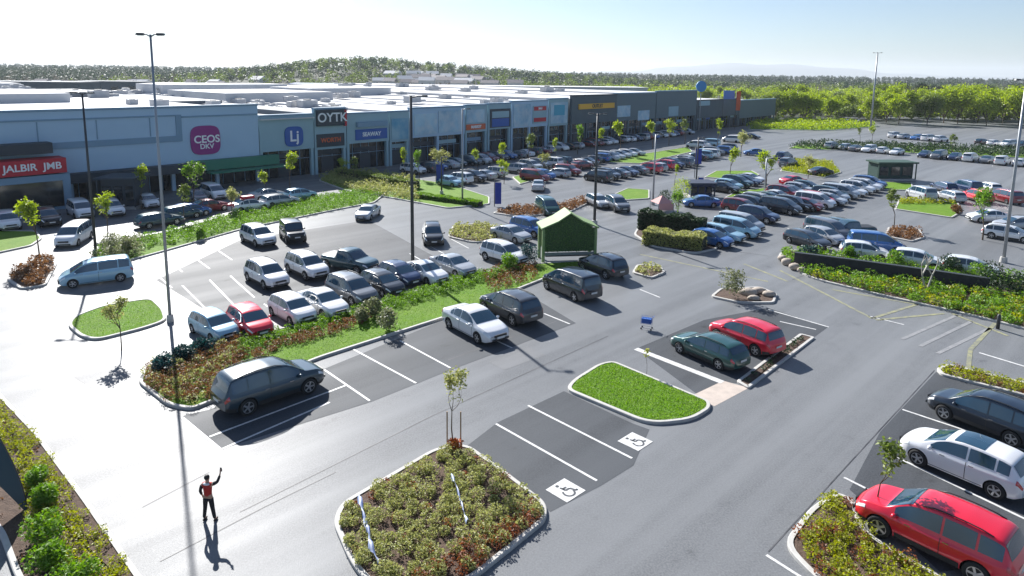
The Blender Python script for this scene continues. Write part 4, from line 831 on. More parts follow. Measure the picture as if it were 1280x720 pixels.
cover('ground_cover', P10, .8, .45, .55, 90, M_GREEN, .07, 'green shrubs along the far side of the upper grass strip', keep=lambda x, y: (Vector((x, y, 0))-G(150, 330)).dot(Vector((-FD.y, FD.x, 0))) > 3.2)
cover('ground_cover', P10, .7, .5, .9, 60, M_PALEG, .09, 'pale leafy shrubs at the left end of the upper grass strip', keep=lambda x, y: px_of(x, y)[0] < 175)
cover('ground_cover', P11, .8, .5, .9, 50, M_GC, .11, 'olive hedge planting in front of the shops', keep=lambda x, y: px_of(x, y)[0] < 520)
for P, m, l in [(P12, M_GC, 'olive scrub in the small mulch island behind the black suv'), (P13, M_BROWN, 'brown scrub on the mulch island near the shelter'), (P16, M_GC, 'olive planting at the end of the navy cars'), (P21, M_BROWN, 'rust plants on the small island beside the teal pickup'), (P22, M_GCY, 'yellow green shrubs on the far planted island'), (P19, M_GCY, 'yellow green edge plants of the grass rectangle')]:
    cover('ground_cover', P, .7, .4, .55, 40, m, .1, l, keep=(None if P is not P19 else (lambda x, y: px_of(x, y)[1] < 256)))
cover('ground_cover', P18, .8, .5, .7, 110, M_GREEN, .075, 'deep green bushy cover below the low dark retaining wall', keep=lambda x, y: px_of(x, y)[1] > 338+(px_of(x, y)[0]-1000)*.115)
cover('ground_cover', P18, .8, .45, .6, 60, M_GCY, .1, 'yellow green bushy cover mixed below the dark wall', keep=lambda x, y: px_of(x, y)[1] > 342+(px_of(x, y)[0]-1000)*.12 and random.random() < .5)
cover('ground_cover', P18, .8, .5, .7, 50, M_GREEN, .11, 'light green planting behind the low dark wall', keep=lambda x, y: px_of(x, y)[1] < 333+(px_of(x, y)[0]-1000)*.1)
cover('ground_cover', P24, 1.6, .9, 1.3, 40, M_DGREEN, .2, 'long dark green hedge behind the far row of cars', keep=lambda x, y: random.random() < .9)
cover('ground_cover', P25, 2.2, 1.2, 1.8, 40, M_TREE1, .3, 'yellow green scrub below the last shop')
cover('ground_cover', P27, .42, .28, .36, 100, M_GCY, .042, 'yellow green low planting along the kerb at the bottom left', keep=lambda x, y: (lambda d: .42 < d < 1.8)(min((Vector((x, y))-Vector(q)).length for q in [G(px, py).xy.lerp(G(px2, py2).xy, k/8) for (px, py), (px2, py2) in zip([(-60, 455), (-3, 490), (46, 541), (110, 627), (176, 722)], [(-3, 490), (46, 541), (110, 627), (176, 722), (230, 800)]) for k in range(9)])))
cover('ground_cover', P27, .9, .2, .15, 24, M_BROWN, .04, 'dry brown leaf litter on the soil at the bottom left', keep=lambda x, y: px_of(x, y)[0] < 60)
# ------------------------------------------------------------------ single shrubs, hedges, trees
def shrub(px, y, r, h, m, label, n=700, size=.09, group=None, name='shrub'):
    p = G(px, y); o = link(name, leafmesh(name, bush_pts(r, h, n), size, m), None, (p.x, p.y, .1)); return tag(o, label, 'shrub', group)
for x, y, r, l in [(50, 607, .62, 'round green shrub nearest the dark feather banner, top of five'), (53, 638, .68, 'round green shrub second from the top beside the yellow planting'), (58, 680, .8, 'largest round green shrub, middle of the five'), (66, 712, .78, 'round green shrub at the bottom left, fourth of five'), (96, 742, .8, 'lowest round green shrub, cut by the picture edge')]:
    shrub(x, y, r, r*1.35, M_GREEN, l, 1500, .06, 'round shrubs in the bottom left bed')
for x, y, r, h, m, l in [(205, 463, .8, .9, M_TEALG, 'blue teal shrub at the left tip of the strip'), (232, 450, .9, 1.0, M_TEALG, 'blue teal shrub in the middle of three on the pale paving'), (255, 441, .7, .8, M_TEALG, 'blue teal shrub nearest the small red hatchback'),
                         (484, 414, .95, 1.6, M_PALEG, 'pale flowering shrub on the lawn of the hedge strip'), (466, 398, .8, 1.4, M_PALEG, 'pale flowering shrub behind the other pale one'), (452, 404, .6, 1.0, M_PALEG, 'small pale shrub at the end of the brown band'), (915, 374, 1.1, 2.3, M_PALEG, 'tall pale green bush on the small stone edged island'),
                         (140, 326, .9, 2.6, M_PALEG, 'tall pale shrub behind the light blue people carrier'), (163, 318, .8, 1.6, M_PALEG, 'smaller pale shrub right of the tall one on the grass strip'), (250, 300, .6, 1.2, M_GREEN, 'small green bush on the near edge of the grass strip'), (1240, 365, 1.6, 2.6, M_DGREEN, 'big dark green bush beside the white hatchback at the right'), (1268, 372, 1.4, 2.0, M_DGREEN, 'dark green bush at the right edge'), (1190, 345, 1.2, 1.8, M_DGREEN, 'dark green bush between the two white hatchbacks'),
                         (1222, 352, 1.1, 1.7, M_GREEN, 'mid green bush in front of the white hatchback'), (640, 338, 1.0, 1.5, M_GREEN, 'round green bush left of the green gabled shelter'), (660, 330, .9, 1.9, M_TEALG, 'dark bush against the green gabled shelter'), (1010, 322, 1.0, 1.2, M_TEALG, 'grey green bush at the left end of the dark wall'), (1060, 325, .9, 1.2, M_GREEN, 'green bush behind the dark wall'), (1115, 335, 1.1, 1.5, M_GREEN, 'green bush left of the forked bare tree'), (850, 250, 2.2, 3.2, M_TREE1, 'yellow green bush left of the navy kiosk'), (832, 262, 1.6, 2.5, M_DGREEN, 'dark bush beside the pink awning'), (1195, 268, .8, 1.2, M_BROWN, 'brown bush at the end of the grass rectangle')]:
    shrub(x, y, r, h, m, l, 900, .085)
def hedge(pts, wd, h, m, label, n=9000, size=.1, z=.05):
    C = []; L_ = [(G(*a), G(*b)) for a, b in zip(pts[:-1], pts[1:])]; tot = sum((b-a).length for a, b in L_)
    for a, b in L_:
        k = int(n*(b-a).length/tot); t = (b-a).normalized(); nn = Vector((-t.y, t.x, 0)); u = rng.uniform(0, (b-a).length, k); q = rng.uniform(-1, 1, k); zz = rng.uniform(0, 1, k); f = rng.integers(0, 3, k)
        q = np.where(f == 0, np.sign(q)*rng.uniform(.85, 1, k), q); zz = np.where(f == 1, rng.uniform(.88, 1.0, k), zz)
        bump = 1+.07*np.sin(u*1.7)+.05*np.sin(u*4.1)
        C.append(np.stack([a.x+t.x*u+nn.x*q*wd/2*bump, a.y+t.y*u+nn.y*q*wd/2*bump, z+zz*h*bump], 1))
    o = link('hedge', leafmesh('hedge', np.concatenate(C), size, m)); core = MB()
    for a, b in L_: c = (a+b)/2; core.box((c.x, c.y, z+h*.45), ((b-a).length, wd*.8, h*.85), ang(b-a))
    core.obj('hedge_core', [mat('hedge_twigs', (.03, .035, .02), .9)], o); return tag(o, label, 'hedge')
hedge([(806, 303), (880, 312)], 2.4, 1.3, M_GC, 'olive clipped box hedge at the front of the centre island')
hedge([(800, 286), (880, 298)], 1.6, 2.0, M_DGREEN, 'tall dark clipped hedge at the back of the centre island')
hedge([(425, 222), (520, 237)], 1.8, 1.2, M_TREE2, 'olive green hedge in front of the blue sea picture shop')
hedge([(520, 247), (600, 258)], 1.4, .6, M_GREEN, 'low bright green hedge along the strip below the blue banners')
mb = MB()
W = [G(992, 333), G(1060, 342), G(1150, 355), G(1235, 368)]
for a, b in zip(W[:-1], W[1:]): c = (a+b)/2; mb.box((c.x, c.y, .65), ((b-a).length-.004, .3, 1.1), ang(b-a))
w0 = thing('retaining_wall', 'long low dark retaining wall between two bands of green planting', 'wall', W[1]); o = mb.obj('wall', [mat('dark_wall', (.02, .02, .028), .7, noise=[(2, .5, (.04, .04, .045))])], w0); o.location = -W[1]
mb = MB()
for a, b in zip(W[:-1], W[1:]): c = (a+b)/2; mb.box((c.x, c.y, 1.24), ((b-a).length-.004, .4, .07), ang(b-a))
o = mb.obj('coping', [M_STEELD], w0); o.location = -W[1]
# trees
def limb(mb, p, d, l, r, depth, tips):
    q = p+d*l; mid = p+d*l*.5+Vector((random.uniform(-1, 1), random.uniform(-1, 1), 0))*l*.04; mb.tube([p, mid, q], [r, r*.85, r*.62], 6 if depth > 1 else 4, cap=False)
    tips.append(q)
    if depth == 0: return
    for _ in range(random.choice([2, 3])):
        a = Vector((random.uniform(-1, 1), random.uniform(-1, 1), random.uniform(.1, .9))).normalized(); limb(mb, q, (d*.8+a*.75).normalized(), l*random.uniform(.55, .8), r*.6, depth-1, tips)
def make_tree(h, rad, nleaf, size, m, depth=3, lo=.3, stemr=.02):
    mb = MB(); tips = []; limb(mb, Vector((0, 0, 0)), Vector((random.uniform(-.04, .04), random.uniform(-.04, .04), 1)).normalized(), h*lo, h*stemr, depth, tips)
    T = np.array([tuple(t) for t in tips[1:]]); zmx = T[:, 2].max(); T[:, 2] = lo*h*.9+(T[:, 2]-lo*h*.9)*(h*.97-lo*h*.9)/max(.1, zmx-lo*h*.9)
    rr = np.sqrt((T[:, :2]**2).sum(1)).max(); k = rad/max(rr, .01); 
    V = []
    for (x, y, z) in mb.v:
        if z > lo*h*.9: z = lo*h*.9+(z-lo*h*.9)*(h*.97-lo*h*.9)/max(.1, zmx-lo*h*.9); f = min(1, (z-lo*h*.9)/(h*.25)); x *= 1+(k-1)*f; y *= 1+(k-1)*f
        V.append((x, y, z))
    mb.v = V; T[:, :2] *= k
    idx = rng.integers(0, len(T), nleaf); C = T[idx]+rng.normal(size=(nleaf, 3))*rad*.17
    return mb.mesh('trunk', M_BARK, True), leafmesh('crown', C, size, m, aspect=.5)
def place_tree(meshes, p, label, name='young_tree', group=None, sc=1, cat='tree'):
    t = thing(name, label, cat, p, random.uniform(0, 6.28), group); t.scale = (sc,)*3; link('trunk', meshes[0], t); link('crown', meshes[1], t); return t
def height_at(px, yb, yt):
    b = G(px, yb); lo, hi = 0, 40
    for _ in range(40):
        m = (lo+hi)/2
        if proj(b+Vector((0, 0, m)))[1] > yt: lo = m
        else: hi = m
    return lo
near_t = make_tree(3.4, .55, 560, .07, M_GC, 4, .48, .009)
p = G(567, 563); t = place_tree(near_t, (p.x, p.y, .1), 'staked young tree in the top corner of the near planter', sc=height_at(567, 563, 463)/3.4)
for dx, l in ((-.28, 'left wooden stake of the young tree in the near planter'), (.3, 'right wooden stake of the young tree in the near planter')):
    o = MB().tube([(p.x+dx, p.y+.05, 0), (p.x+dx, p.y+.05, 1.75)], .03, 8).obj('tree_stake', [mat('stake_wood', (.3, .2, .12), .8)]); tag(o, l, 'stake')
o = link('flowering_plant', leafmesh('f', bush_pts(.42, .6, 500), .06, mat('orange_flowers', (.55, .22, .02), .7, island=(.4, .06, .02))), None, (p.x+.05, p.y-.15, .1)); tag(o, 'orange and yellow flowers round the foot of the staked young tree', 'plant')
yt = make_tree(3.0, .55, 260, .09, M_TREE2, 3, .5, .011); o = place_tree(yt, G(1093, 655), 'thin young tree in front of the bright red suv', sc=height_at(1093, 655, 548)/3.0)
yt2 = make_tree(3.0, .7, 700, .09, M_GC, 3, .45, .014); place_tree(yt2, G(152, 438), 'young olive leaved tree in front of the left oval lawn', sc=height_at(152, 438, 376)/3.0)
yt3 = make_tree(4.0, .9, 700, .12, M_TREE1, 3, .45, .014); yt4 = make_tree(4.5, 1.1, 800, .13, M_TREE1, 3, .35, .016); yt5 = make_tree(4.2, .8, 600, .12, M_TREE2, 3, .4, .014)
yt6 = make_tree(4.6, .7, 520, .12, M_TREE1, 4, .3, .013); yt7 = make_tree(4.0, 1.25, 1000, .12, M_GC, 4, .35, .018); yt8 = make_tree(4.4, 1.0, 900, .11, M_GREEN, 4, .25, .016)
VT = [(yt3, 4.0), (yt4, 4.5), (yt5, 4.2), (yt6, 4.6), (yt8, 4.4), (yt7, 4.0), (yt3, 4.0)]
LT = [(50, 325, 250, 'young tree left of the light blue people carrier'), (135, 292, 243, 'young yellow green tree behind the tall pale shrub'), (230, 278, 232, 'young yellow tree right of the tall pale lamp post'), (177, 262, 205, 'yellow green tree before the dark part of the big store'), (243, 258, 202, 'leafy tree directly beneath the magenta logo'), (290, 268, 236, 'small yellow tree left of the red roof box car'),
      (334, 250, 214, 'young tree under the end of the green canopy'), (363, 240, 190, 'slim tree below the blue square logo'), (428, 226, 198, 'slim tree at the left end of the olive hedge'), (442, 228, 197, 'bright young tree at the olive hedge'), (507, 222, 184, 'bright tree left of the dark lamp post by the shops'), (524, 224, 188, 'bright tree right of the dark lamp post by the shops'),
      (550, 222, 187, 'bright round tree below the second pale mural'), (597, 216, 187, 'bright tree below the salmon strip sign'), (627, 212, 178, 'taller bright tree below the framed poster'), (630, 230, 200, 'bright tree behind the blue banner pole'), (660, 206, 168, 'slim bright tree below the striped shop front'), (695, 204, 172, 'slim bright tree below the turquoise picture'), (722, 193, 156, 'bright tree below the yellow sign'), (680, 214, 192, 'small bright tree among the parked cars left of the dark lamp'),
      (776, 194, 152, 'largest bright tree in front of the slate shops'), (816, 186, 152, 'bright tree left of the pale panel shop'), (836, 182, 150, 'bright tree second from right before the slate shops'), (856, 180, 150, 'bright tree at the end of the tall slate shop'), (896, 186, 147, 'bright pointed tree before the last low shop'), (848, 283, 238, 'round yellow green tree standing on the centre island'),
      (926, 196, 165, 'bright tree on the far road verge'), (750, 190, 160, 'bright tree beside the dark lamp near the slate shops'), (912, 226, 185, 'tall young tree left of the far red saloon'), (957, 236, 190, 'thin young tree on the far grass wedge'), (1117, 288, 238, 'bare slim tree by the small rust planted island'), (843, 232, 205, 'small bright tree behind the red cars'), (1228, 300, 235, 'young green tree at the right beside the white saloon'),
      (1010, 223, 195, 'small tree on the bright planted island'), (1075, 178, 160, 'dark small tree on the far hedge'), (1190, 195, 168, 'dark round tree in the middle of the far hedge'), (1090, 176, 158, 'small tree right of the tall floodlight mast')]
for i, (x, yb, ytp, l) in enumerate(LT):
    ms, h0 = VT[i % 7] if 'dark' not in l[:5] else VT[2]; place_tree(ms, G(x, yb), l, group='young trees of the car park', sc=height_at(x, yb, ytp)/h0)
sp = make_tree(1.4, .3, 40, .07, M_GCY, 2, .4, .008); place_tree(sp, G(808, 468), 'tiny sapling between the middle grass island and the green estate car')
bare = MB(); tp = []; b0 = G(1158, 366)
for dx in (-1, 1): limb(bare, Vector((0, 0, 0)), Vector((dx*.28, .1, 1)).normalized(), 1.4, .09, 2, tp)
t = thing('bare_tree', 'forked pale bare tree in front of the dark wall', 'tree', b0); bare.obj('trunk', [mat('pale_bark', (.35, .33, .3), .9)], t)
# the belt of bright trees on the right, and darker ones between
big = [make_tree(10, 5.2, 6500, .36, M_TREE1, 5, .12, .016), make_tree(10, 4.8, 6500, .36, M_TREE1, 5, .13, .016), make_tree(10, 5.0, 6000, .36, M_TREE2, 5, .12, .016), make_tree(10, 4.2, 2600, .26, M_TREE4, 5, .14, .014), make_tree(10, 4.4, 5600, .36, M_TREE3, 5, .1, .016)]
k = 0
BL = ['bright yellow green', 'fresh green', 'mid green', 'bare brown', 'dark green']
for row_i, (y0, n, ks) in enumerate([(152, 20, [0, 1, 1, 0, 2, 0]), (146, 22, [0, 1, 3, 0, 1]), (138, 26, [2, 3, 0, 2, 1]), (128, 30, [4, 3, 2, 4])]):
    for i in range(n):
        px = 962+(350)*(i+random.uniform(.1, .9))/n; q = random.choice(ks); p = G(px, y0+(px-960)*.012+random.uniform(-1.5, 1.5))
        if row_i == 0 and not (1085 < px < 1150 or px > 1155 or px < 1015 or 1028 < px < 1060): continue
        tgt = 112+random.uniform(0, 9)+(8 if 1010 < px < 1090 else 0)-row_i*2; h = max(5, height_at(px, y0+(px-960)*.012, tgt))
        place_tree(big[q], p, f'{BL[q]} tree, {ordinal(i)} from left in {["front", "second", "third", "rear"][row_i]} line beyond the far car parks', 'broadleaf_tree', 'trees beyond the far car parks', h/10)
for i in range(26):
    px = 880+(i*16) % 420; Y = random.uniform(330, 520); 
    if px < 960: place_tree(big[i % 2], (((px-640)/F*Y), Y, 0), f'yellow green tree behind the last shops, {ordinal(i)} of that clump', 'broadleaf_tree', 'trees behind the last shops', random.uniform(.6, .9))
# ------------------------------------------------------------------ lamp posts and masts
M_LENS = mat('lamp_lens', (.6, .6, .55), .3)
def lamp(px, yb, ytop, label, arms=2, pale=True, rad=.12, armlen=.55, hh=None, az=0.0, name='lamp_post'):
    p = G(px, yb); h = hh or height_at(px, yb, ytop); m = M_STEELG if pale else M_STEELD
    t = thing(name, label, 'lamp post', p, az); MB().tube([(0, 0, .5), (0, 0, h*.5), (0, 0, h)], [rad, rad*.85, rad*.65], 12).obj('pole', [m], t, True)
    MB().cyl((0, 0, .25), rad*2.2, .5, 16, r2=rad*1.9).obj('footing', [M_CONC], t)
    for k in range(arms):
        a = math.pi*k if arms < 3 else 2*math.pi*k/arms; d = Vector((math.cos(a), math.sin(a), 0))
        MB().tube([(0, 0, h-.15), tuple(d*armlen*.6+Vector((0, 0, h))), tuple(d*armlen+Vector((0, 0, h)))], .045, 8).obj('arm', [m], t, True)
        c = d*(armlen+.2); mb = MB(); mb.box((c.x, c.y, h+.02), (.5, .28, .12), a, taper=.8); ld = mb.obj('lamp_head', [m if not pale else M_STEELD], t); mb = MB(); mb.box((c.x, c.y, h-.065), (.36, .2, .03), a); mb.obj('lens', [M_LENS], ld)
    return t
lamp(213, 402, 43, 'tallest pale lamp post with two heads, left of the magenta logo', rad=.1, armlen=.4)
lamp(120, 318, 116, 'dark lamp post in front of the plain part of the big store', pale=False)
lamp(516, 336, 120, 'dark lamp post with single arm behind the front hedge strip', arms=1, pale=False, rad=.15, armlen=.9)
lamp(578, 255, 136, 'pale lamp post in front of the salmon strip sign', arms=1)
lamp(743, 281, 142, 'thick dark lamp post in front of the yellow lettered shop', arms=2, pale=False, rad=.16)
lamp(816, 256, 168, 'grey lamp post left of the pink awning', arms=1)
lamp(1254, 328, 100, 'tall pale lamp post at the right edge behind the green planting', rad=.14)
lamp(870, 232, 172, 'dark lamp post carrying the blue banner', arms=1, pale=False)
lamp(955, 247, 198, 'short pale lamp post left of the red saloon', arms=1)
lamp(552, 243, 196, 'dark short post with blue banner above the grass strip', arms=1, pale=False, armlen=.4)
t = lamp(1088, 163, 66, 'very tall distant floodlight mast rising above the tree belt', arms=6, rad=.28, armlen=1.0, hh=None, name='floodlight_mast'); t['category'] = 'floodlight mast'
def pole(px, yb, ytop, label, r=.05, m=M_STEELD):
    p = G(px, yb); h = height_at(px, yb, ytop); o = MB().tube([(0, 0, 0), (0, 0, h)], [r, r*.8], 8).obj('sign_post', [m], None, True, p); return tag(o, label, 'post')
# banners
def banner(px, y0, y1, wpx, dpt, m, label, s_=None):
    p = G(px, dpt); z1, z0 = height_at(px, dpt, y0), height_at(px, dpt, y1); wd = wpx/F*(p.length); t = thing('banner', label, 'banner', (p.x, p.y, 0), 0)
    MB().tube([(0, 0, 0), (0, 0, z1+.2)], .05, 8).obj('pole', [M_STEELD], t, True)
    mb = MB(); n = 8; V = []
    for i in range(n+1):
        for j in range(2): V.append((.06+wd*j, .06*math.sin(i*.9+j*2), z0+(z1-z0)*i/n))
    mb.add(V, [(2*i, 2*i+1, 2*i+3, 2*i+2) for i in range(n)]); mb.add([(x, y+.02, z) for x, y, z in V], [(2*i+2, 2*i+3, 2*i+1, 2*i) for i in range(n)]); mb.obj('cloth', [m], t); return t
M_FLAG = mat('blue_banner_cloth', (.015, .04, .3), .7); M_FLAGR = mat('orange_banner_cloth', (.6, .1, .03), .7); M_FLAGB = mat('pale_blue_banner_cloth', (.1, .25, .6), .7)
banner(618, 228, 255, 8, 258, M_FLAG, 'royal blue vertical banner on its own pole beside the hedge strip')
banner(545, 206, 226, 9, 232, M_FLAG, 'royal blue banner above the grass strip near the shops')
banner(872, 222, 237, 6, 240, M_FLAG, 'dark blue vertical banner above the navy kiosk')
banner(868, 186, 205, 7, 222, M_FLAG, 'deep blue banner right of the red cars')
banner(902, 113, 124, 13, 160, M_FLAGB, 'pale blue square flag above the last low shop'); banner(918, 114, 138, 5, 161, M_FLAGR, 'orange flag on the front of the last low shop')
t = thing('round_sign', 'bright blue round sign on the roof corner of the slate shops', 'sign', (0, 0, 0)); p = FA+FD*fs(872)+FN*.4; zz = fz(872, 108); t.location = (p.x, p.y, 0)
MB().cyl((0, 0, 0), 1.6, .3, 28, 'y').obj('disc', [mat('sky_blue_sign', (.02, .22, .5), .5)], t, loc=(0, 0, zz)).rotation_euler = (0, 0, .15); MB().tube([(0, 0, 0), (0, 0, zz-2)], .12, 8).obj('pole', [M_STEELG], t)
# dark teal feather banner at the left edge: a curved blade standing in the bed
p = G(34, 641); t = thing('feather_banner', 'dark teal feather banner leaning in from the left edge of the bed', 'banner', p, 0); M_TEALC = mat('dark_teal_cloth', (.012, .05, .075), .6)
n = 22; V = []; SP = []
for i in range(n+1):
    u = i/n; z = .05+3.7*u; x = -1.15*u**1.8; SP.append((x+.02, 0, z)); wdt = 1.5*math.sin(math.pi*min(1, u*.6+.01))**.9
    V += [(x, 0, z), (x-wdt*.9, .05*math.sin(u*7), z-wdt*.15)]
mb = MB(); mb.add(V, [(2*i, 2*i+1, 2*i+3, 2*i+2) for i in range(n)]); mb.add([(x, y+.015, z) for x, y, z in V], [(2*i+2, 2*i+3, 2*i+1, 2*i) for i in range(n)]); mb.obj('cloth', [M_TEALC], t, True); MB().tube(SP, .025, 8).obj('pole', [M_STEELD], t, True)
# ------------------------------------------------------------------ shelters and kiosks
def gabled_shelter():
    a, b = G(677, 329), G(745, 327); wd = (b-a).length; c = (a+b)/2; t = thing('gabled_shelter', 'dark green gabled shelter covered in ivy at the end of the hedge strip', 'shelter', c, ang(b-a))
    h1 = height_at(677, 329, 286); h2 = height_at(711, 328, 267); hb = h1*.33; d = 1.8; w2 = wd/2
    M_G = mat('green_boarding', (.06, .12, .045), .8, noise=[(3, .6, (.08, .15, .05))]); M_GT = mat('pale_green_trim', (.2, .3, .12), .7)
    for s_, dp in ((-1, 0), (1, 0), (-1, d), (1, d)): MB().box((s_*(w2-.12), dp, h1/2), (.24, .24, h1)).obj('post', [M_GT], t)
    P = [(-w2+.25, hb), (w2-.25, hb), (w2-.25, h1-.05), (w2*.45, h1+(h2-h1)*.42), (0, h2-.12), (-w2*.45, h1+(h2-h1)*.42), (-w2+.25, h1-.05)]
    for dp, nm in ((-.06, 'front_panel'), (d, 'rear_panel')):
        mb = MB(); V = [(x, dp, z) for x, z in P]+[(x, dp+.1, z) for x, z in P]; k = len(P); mb.add(V, [tuple(range(k)), tuple(range(2*k-1, k-1, -1))]+[(i, k+i, k+(i+1) % k, (i+1) % k) for i in range(k)]); mb.obj(nm, [M_G], t)
    E_ = [(-w2-.1, h1-.02), (-w2*.45, h1+(h2-h1)*.45), (0, h2), (w2*.45, h1+(h2-h1)*.45), (w2+.1, h1-.02)]; mb = MB(); V = []
    for x, z in E_: V += [(x, -.3, z), (x, d+.4, z), (x, -.3, z+.12), (x, d+.4, z+.12)]
    Fs = [];
    for i in range(4): q = 4*i; Fs += [(q+2, q+6, q+7, q+3), (q, q+1, q+5, q+4), (q, q+4, q+6, q+2), (q+1, q+3, q+7, q+5)]
    Fs += [(0, 2, 3, 1), (16, 17, 19, 18)]; mb.add(V, Fs); mb.obj('roof', [M_GT], t)
    MB().box((0, -.1, hb*.82), (wd-.5, .08, hb*.22)).obj('grey_rail', [mat('grey_rail', (.2, .23, .22), .6)], t); MB().box((0, .9, .42), (wd-.9, .6, .1)).obj('bench', [M_STEELD], t)
    C = np.stack([rng.uniform(-w2+.2, w2-.2, 2600), np.full(2600, -.1), rng.uniform(hb, h2, 2600)], 1); lim = h1+(h2-h1)*(1-np.abs(C[:, 0])/w2)**.8; C = C[C[:, 2] < lim-.12]; C[:, 1] -= rng.uniform(0, .08, len(C)); link('ivy', leafmesh('ivy', C, .07, leafmat('ivy_leaf', (.08, .17, .05), (.13, .24, .07), .25)), t)
gabled_shelter()
def kiosk(px0, px1, yb, yt, dpt, body, trim, label, name='kiosk'):
    a, b = G(px0, yb), G(px1, yb); wd = (b-a).length; c = (a+b)/2; h = height_at((px0+px1)/2, yb, yt); t = thing(name, label, name.replace('_', ' '), c, ang(b-a))
    MB().box((0, dpt/2, .12), (wd, dpt, .24)).obj('base', [M_CONC], t); MB().box((0, dpt/2+.3, h*.5+.1), (wd-.5, dpt-.6, h-.35)).obj('cabin', [body], t)
    MB().box((0, dpt/2, h-.1), (wd+.3, dpt+.3, .24)).obj('roof', [trim], t)
    for s_ in (-1, 1): MB().box((s_*(wd/2-.1), .1, h/2), (.14, .14, h-.25)).obj('post', [trim], t)
    for k in range(3): 
        f = MB().box((-wd*.3+wd*.3*k, .56, h*.5), (wd*.22, .06, h*.45)).obj('window', [M_SHOPGL], t)
    return t
kiosk(1097, 1145, 226, 203, 3.2, mat('kiosk_green', (.015, .05, .04), .6), mat('kiosk_trim', (.03, .07, .05), .6), 'dark green glazed kiosk behind the blue suv', 'trolley_shelter')
kiosk(863, 894, 248, 229, 3.0, mat('kiosk_navy', (.015, .025, .09), .6), mat('kiosk_navy_trim', (.01, .02, .05), .6), 'navy blue kiosk on the small planted island')
kiosk(122, 170, 262, 223, 4.0, M_DARKF, M_DARKF, 'dark covered trolley shelter before the big store', 'trolley_shelter')
def awning(px, yb, yt, w_, label):
    p = G(px, yb); h = height_at(px, yb, yt); t = thing('pink_awning', label, 'awning', p, .3); M_PK = mat('pink_cloth', (.6, .3, .28), .8); q = w_/2
    mb = MB(); mb.add([(-q, -q, h*.55), (q, -q, h*.55), (q, q, h*.55), (-q, q, h*.55), (0, 0, h)], [(0, 1, 4), (1, 2, 4), (2, 3, 4), (3, 0, 4)]); mb.add([(-q, -q, h*.1), (q, -q, h*.1), (q, -q, h*.55), (-q, -q, h*.55)], [(0, 1, 2, 3)]); mb.obj('canopy', [M_PK], t)
    for a, b in ((-q, -q), (q, -q), (q, q), (-q, q)): MB().tube([(a, b, 0), (a, b, h*.55)], .04, 6).obj('leg', [M_STEELG], t)
awning(827, 263, 244, 2.0, 'faded pink pitched awning beside the grey lamp post')
# a car carrier cover: arched dark trailer by the store
# ------------------------------------------------------------------ small things
o = MB().tube([(0, 0, 0), (0, 0, .9), (0, 0, .98)], [.11, .11, .05], 14).obj('bollard', [M_STEELD], None, True, G(1247, 411)); tag(o, 'short dark bollard at the kerb end of the yellow line', 'bollard')
rk = mat('boulder_stone', (.42, .36, .3), .9, noise=[(3, .6, (.28, .24, .2))], bump=(8, .6, .05))
for i, (x, y, r) in enumerate([(935, 369, .55), (948, 367, .45), (961, 371, .4), (942, 376, .35)]):
    p = G(x, y); o = MB().ico((p.x, p.y, .22), r, 2, .08, 0, (1.3, .9, .6)).obj('boulder', [rk], None, True); tag(o, ['largest pale boulder beside the tall pale bush', 'second pale boulder, middle of the row by the pale bush', 'pale boulder at the right end of the small island', 'smallest pale boulder at the front of the small island'][i], 'boulder')
for i, (x, y, r) in enumerate([(984, 331, .5), (978, 326, .4), (993, 337, .45), (1002, 341, .35)]):
    p = G(x, y); o = MB().ico((p.x, p.y, .25), r, 2, .08, 0, (1.1, .9, .7)).obj('boulder', [rk], None, True); tag(o, ['tan rock at the left tip of the dark wall planting', 'tan rock farthest left at the wall planting tip', 'tan rock just right of the tip beneath the dark wall', 'smallest tan rock in front of the dark wall end'][i], 'boulder')
M_HOSE = mat('blue_plastic_sheet', (.07, .12, .32), .5, noise=[(3, .9, (.4, .45, .55)), (12, .4, (.1, .14, .2))])
def ribbon(pts, wd, label):
    P = [G(x, y)+Vector((0, 0, .42+.05*math.sin(i*2.1))) for i, (x, y) in enumerate(pts)]; V = []; 
    Q = []
    for i in range(len(P)-1):
        for k in range(4): Q.append(P[i].lerp(P[i+1], k/4))
    Q.append(P[-1])
    for i, p in enumerate(Q):
        t = (Q[min(i+1, len(Q)-1)]-Q[max(0, i-1)]).normalized(); n = Vector((-t.y, t.x, 0)); w_ = wd*(.7+.35*math.sin(i*.9)); z = Vector((0, 0, .09*math.sin(i*1.3)))
        V += [p-n*w_/2-z, p+z*.6+Vector((0, 0, .08)), p+n*w_/2+z]
    mb = MB(); mb.add(V, [f for i in range(len(Q)-1) for f in ((3*i, 3*i+3, 3*i+4, 3*i+1), (3*i+1, 3*i+4, 3*i+5, 3*i+2))]); o = mb.obj('plastic_sheet', [M_HOSE], None, True); tag(o, label, 'plastic sheet')
ribbon([(449, 634), (453, 650), (457, 665), (462, 680), (464, 700), (474, 716)], .17, 'crumpled blue white plastic strip along the left side of the planter')
ribbon([(564, 606), (570, 620), (575, 634), (579, 650), (584, 668)], .1, 'thin pale blue plastic strip in the middle of the planter')
p = G(808, 411); t = thing('shopping_trolley', 'small blue shopping trolley left in the lane before the green estate car', 'shopping trolley', p, ang(UB)+.4)
mb = MB(); L_, W_, z0, z1 = .8, .5, .45, .95
for k in range(5): x = -L_/2+L_*k/4; mb.tube([(x, -W_/2, z1), (x, -W_/2*.85, z0), (x, W_/2*.85, z0), (x, W_/2, z1)], .008, 5)
for z in (z0, .6, .75, z1): mb.tube([(-L_/2, -W_/2, z), (L_/2, -W_/2, z), (L_/2, W_/2, z), (-L_/2, W_/2, z), (-L_/2, -W_/2, z)], .01, 5)
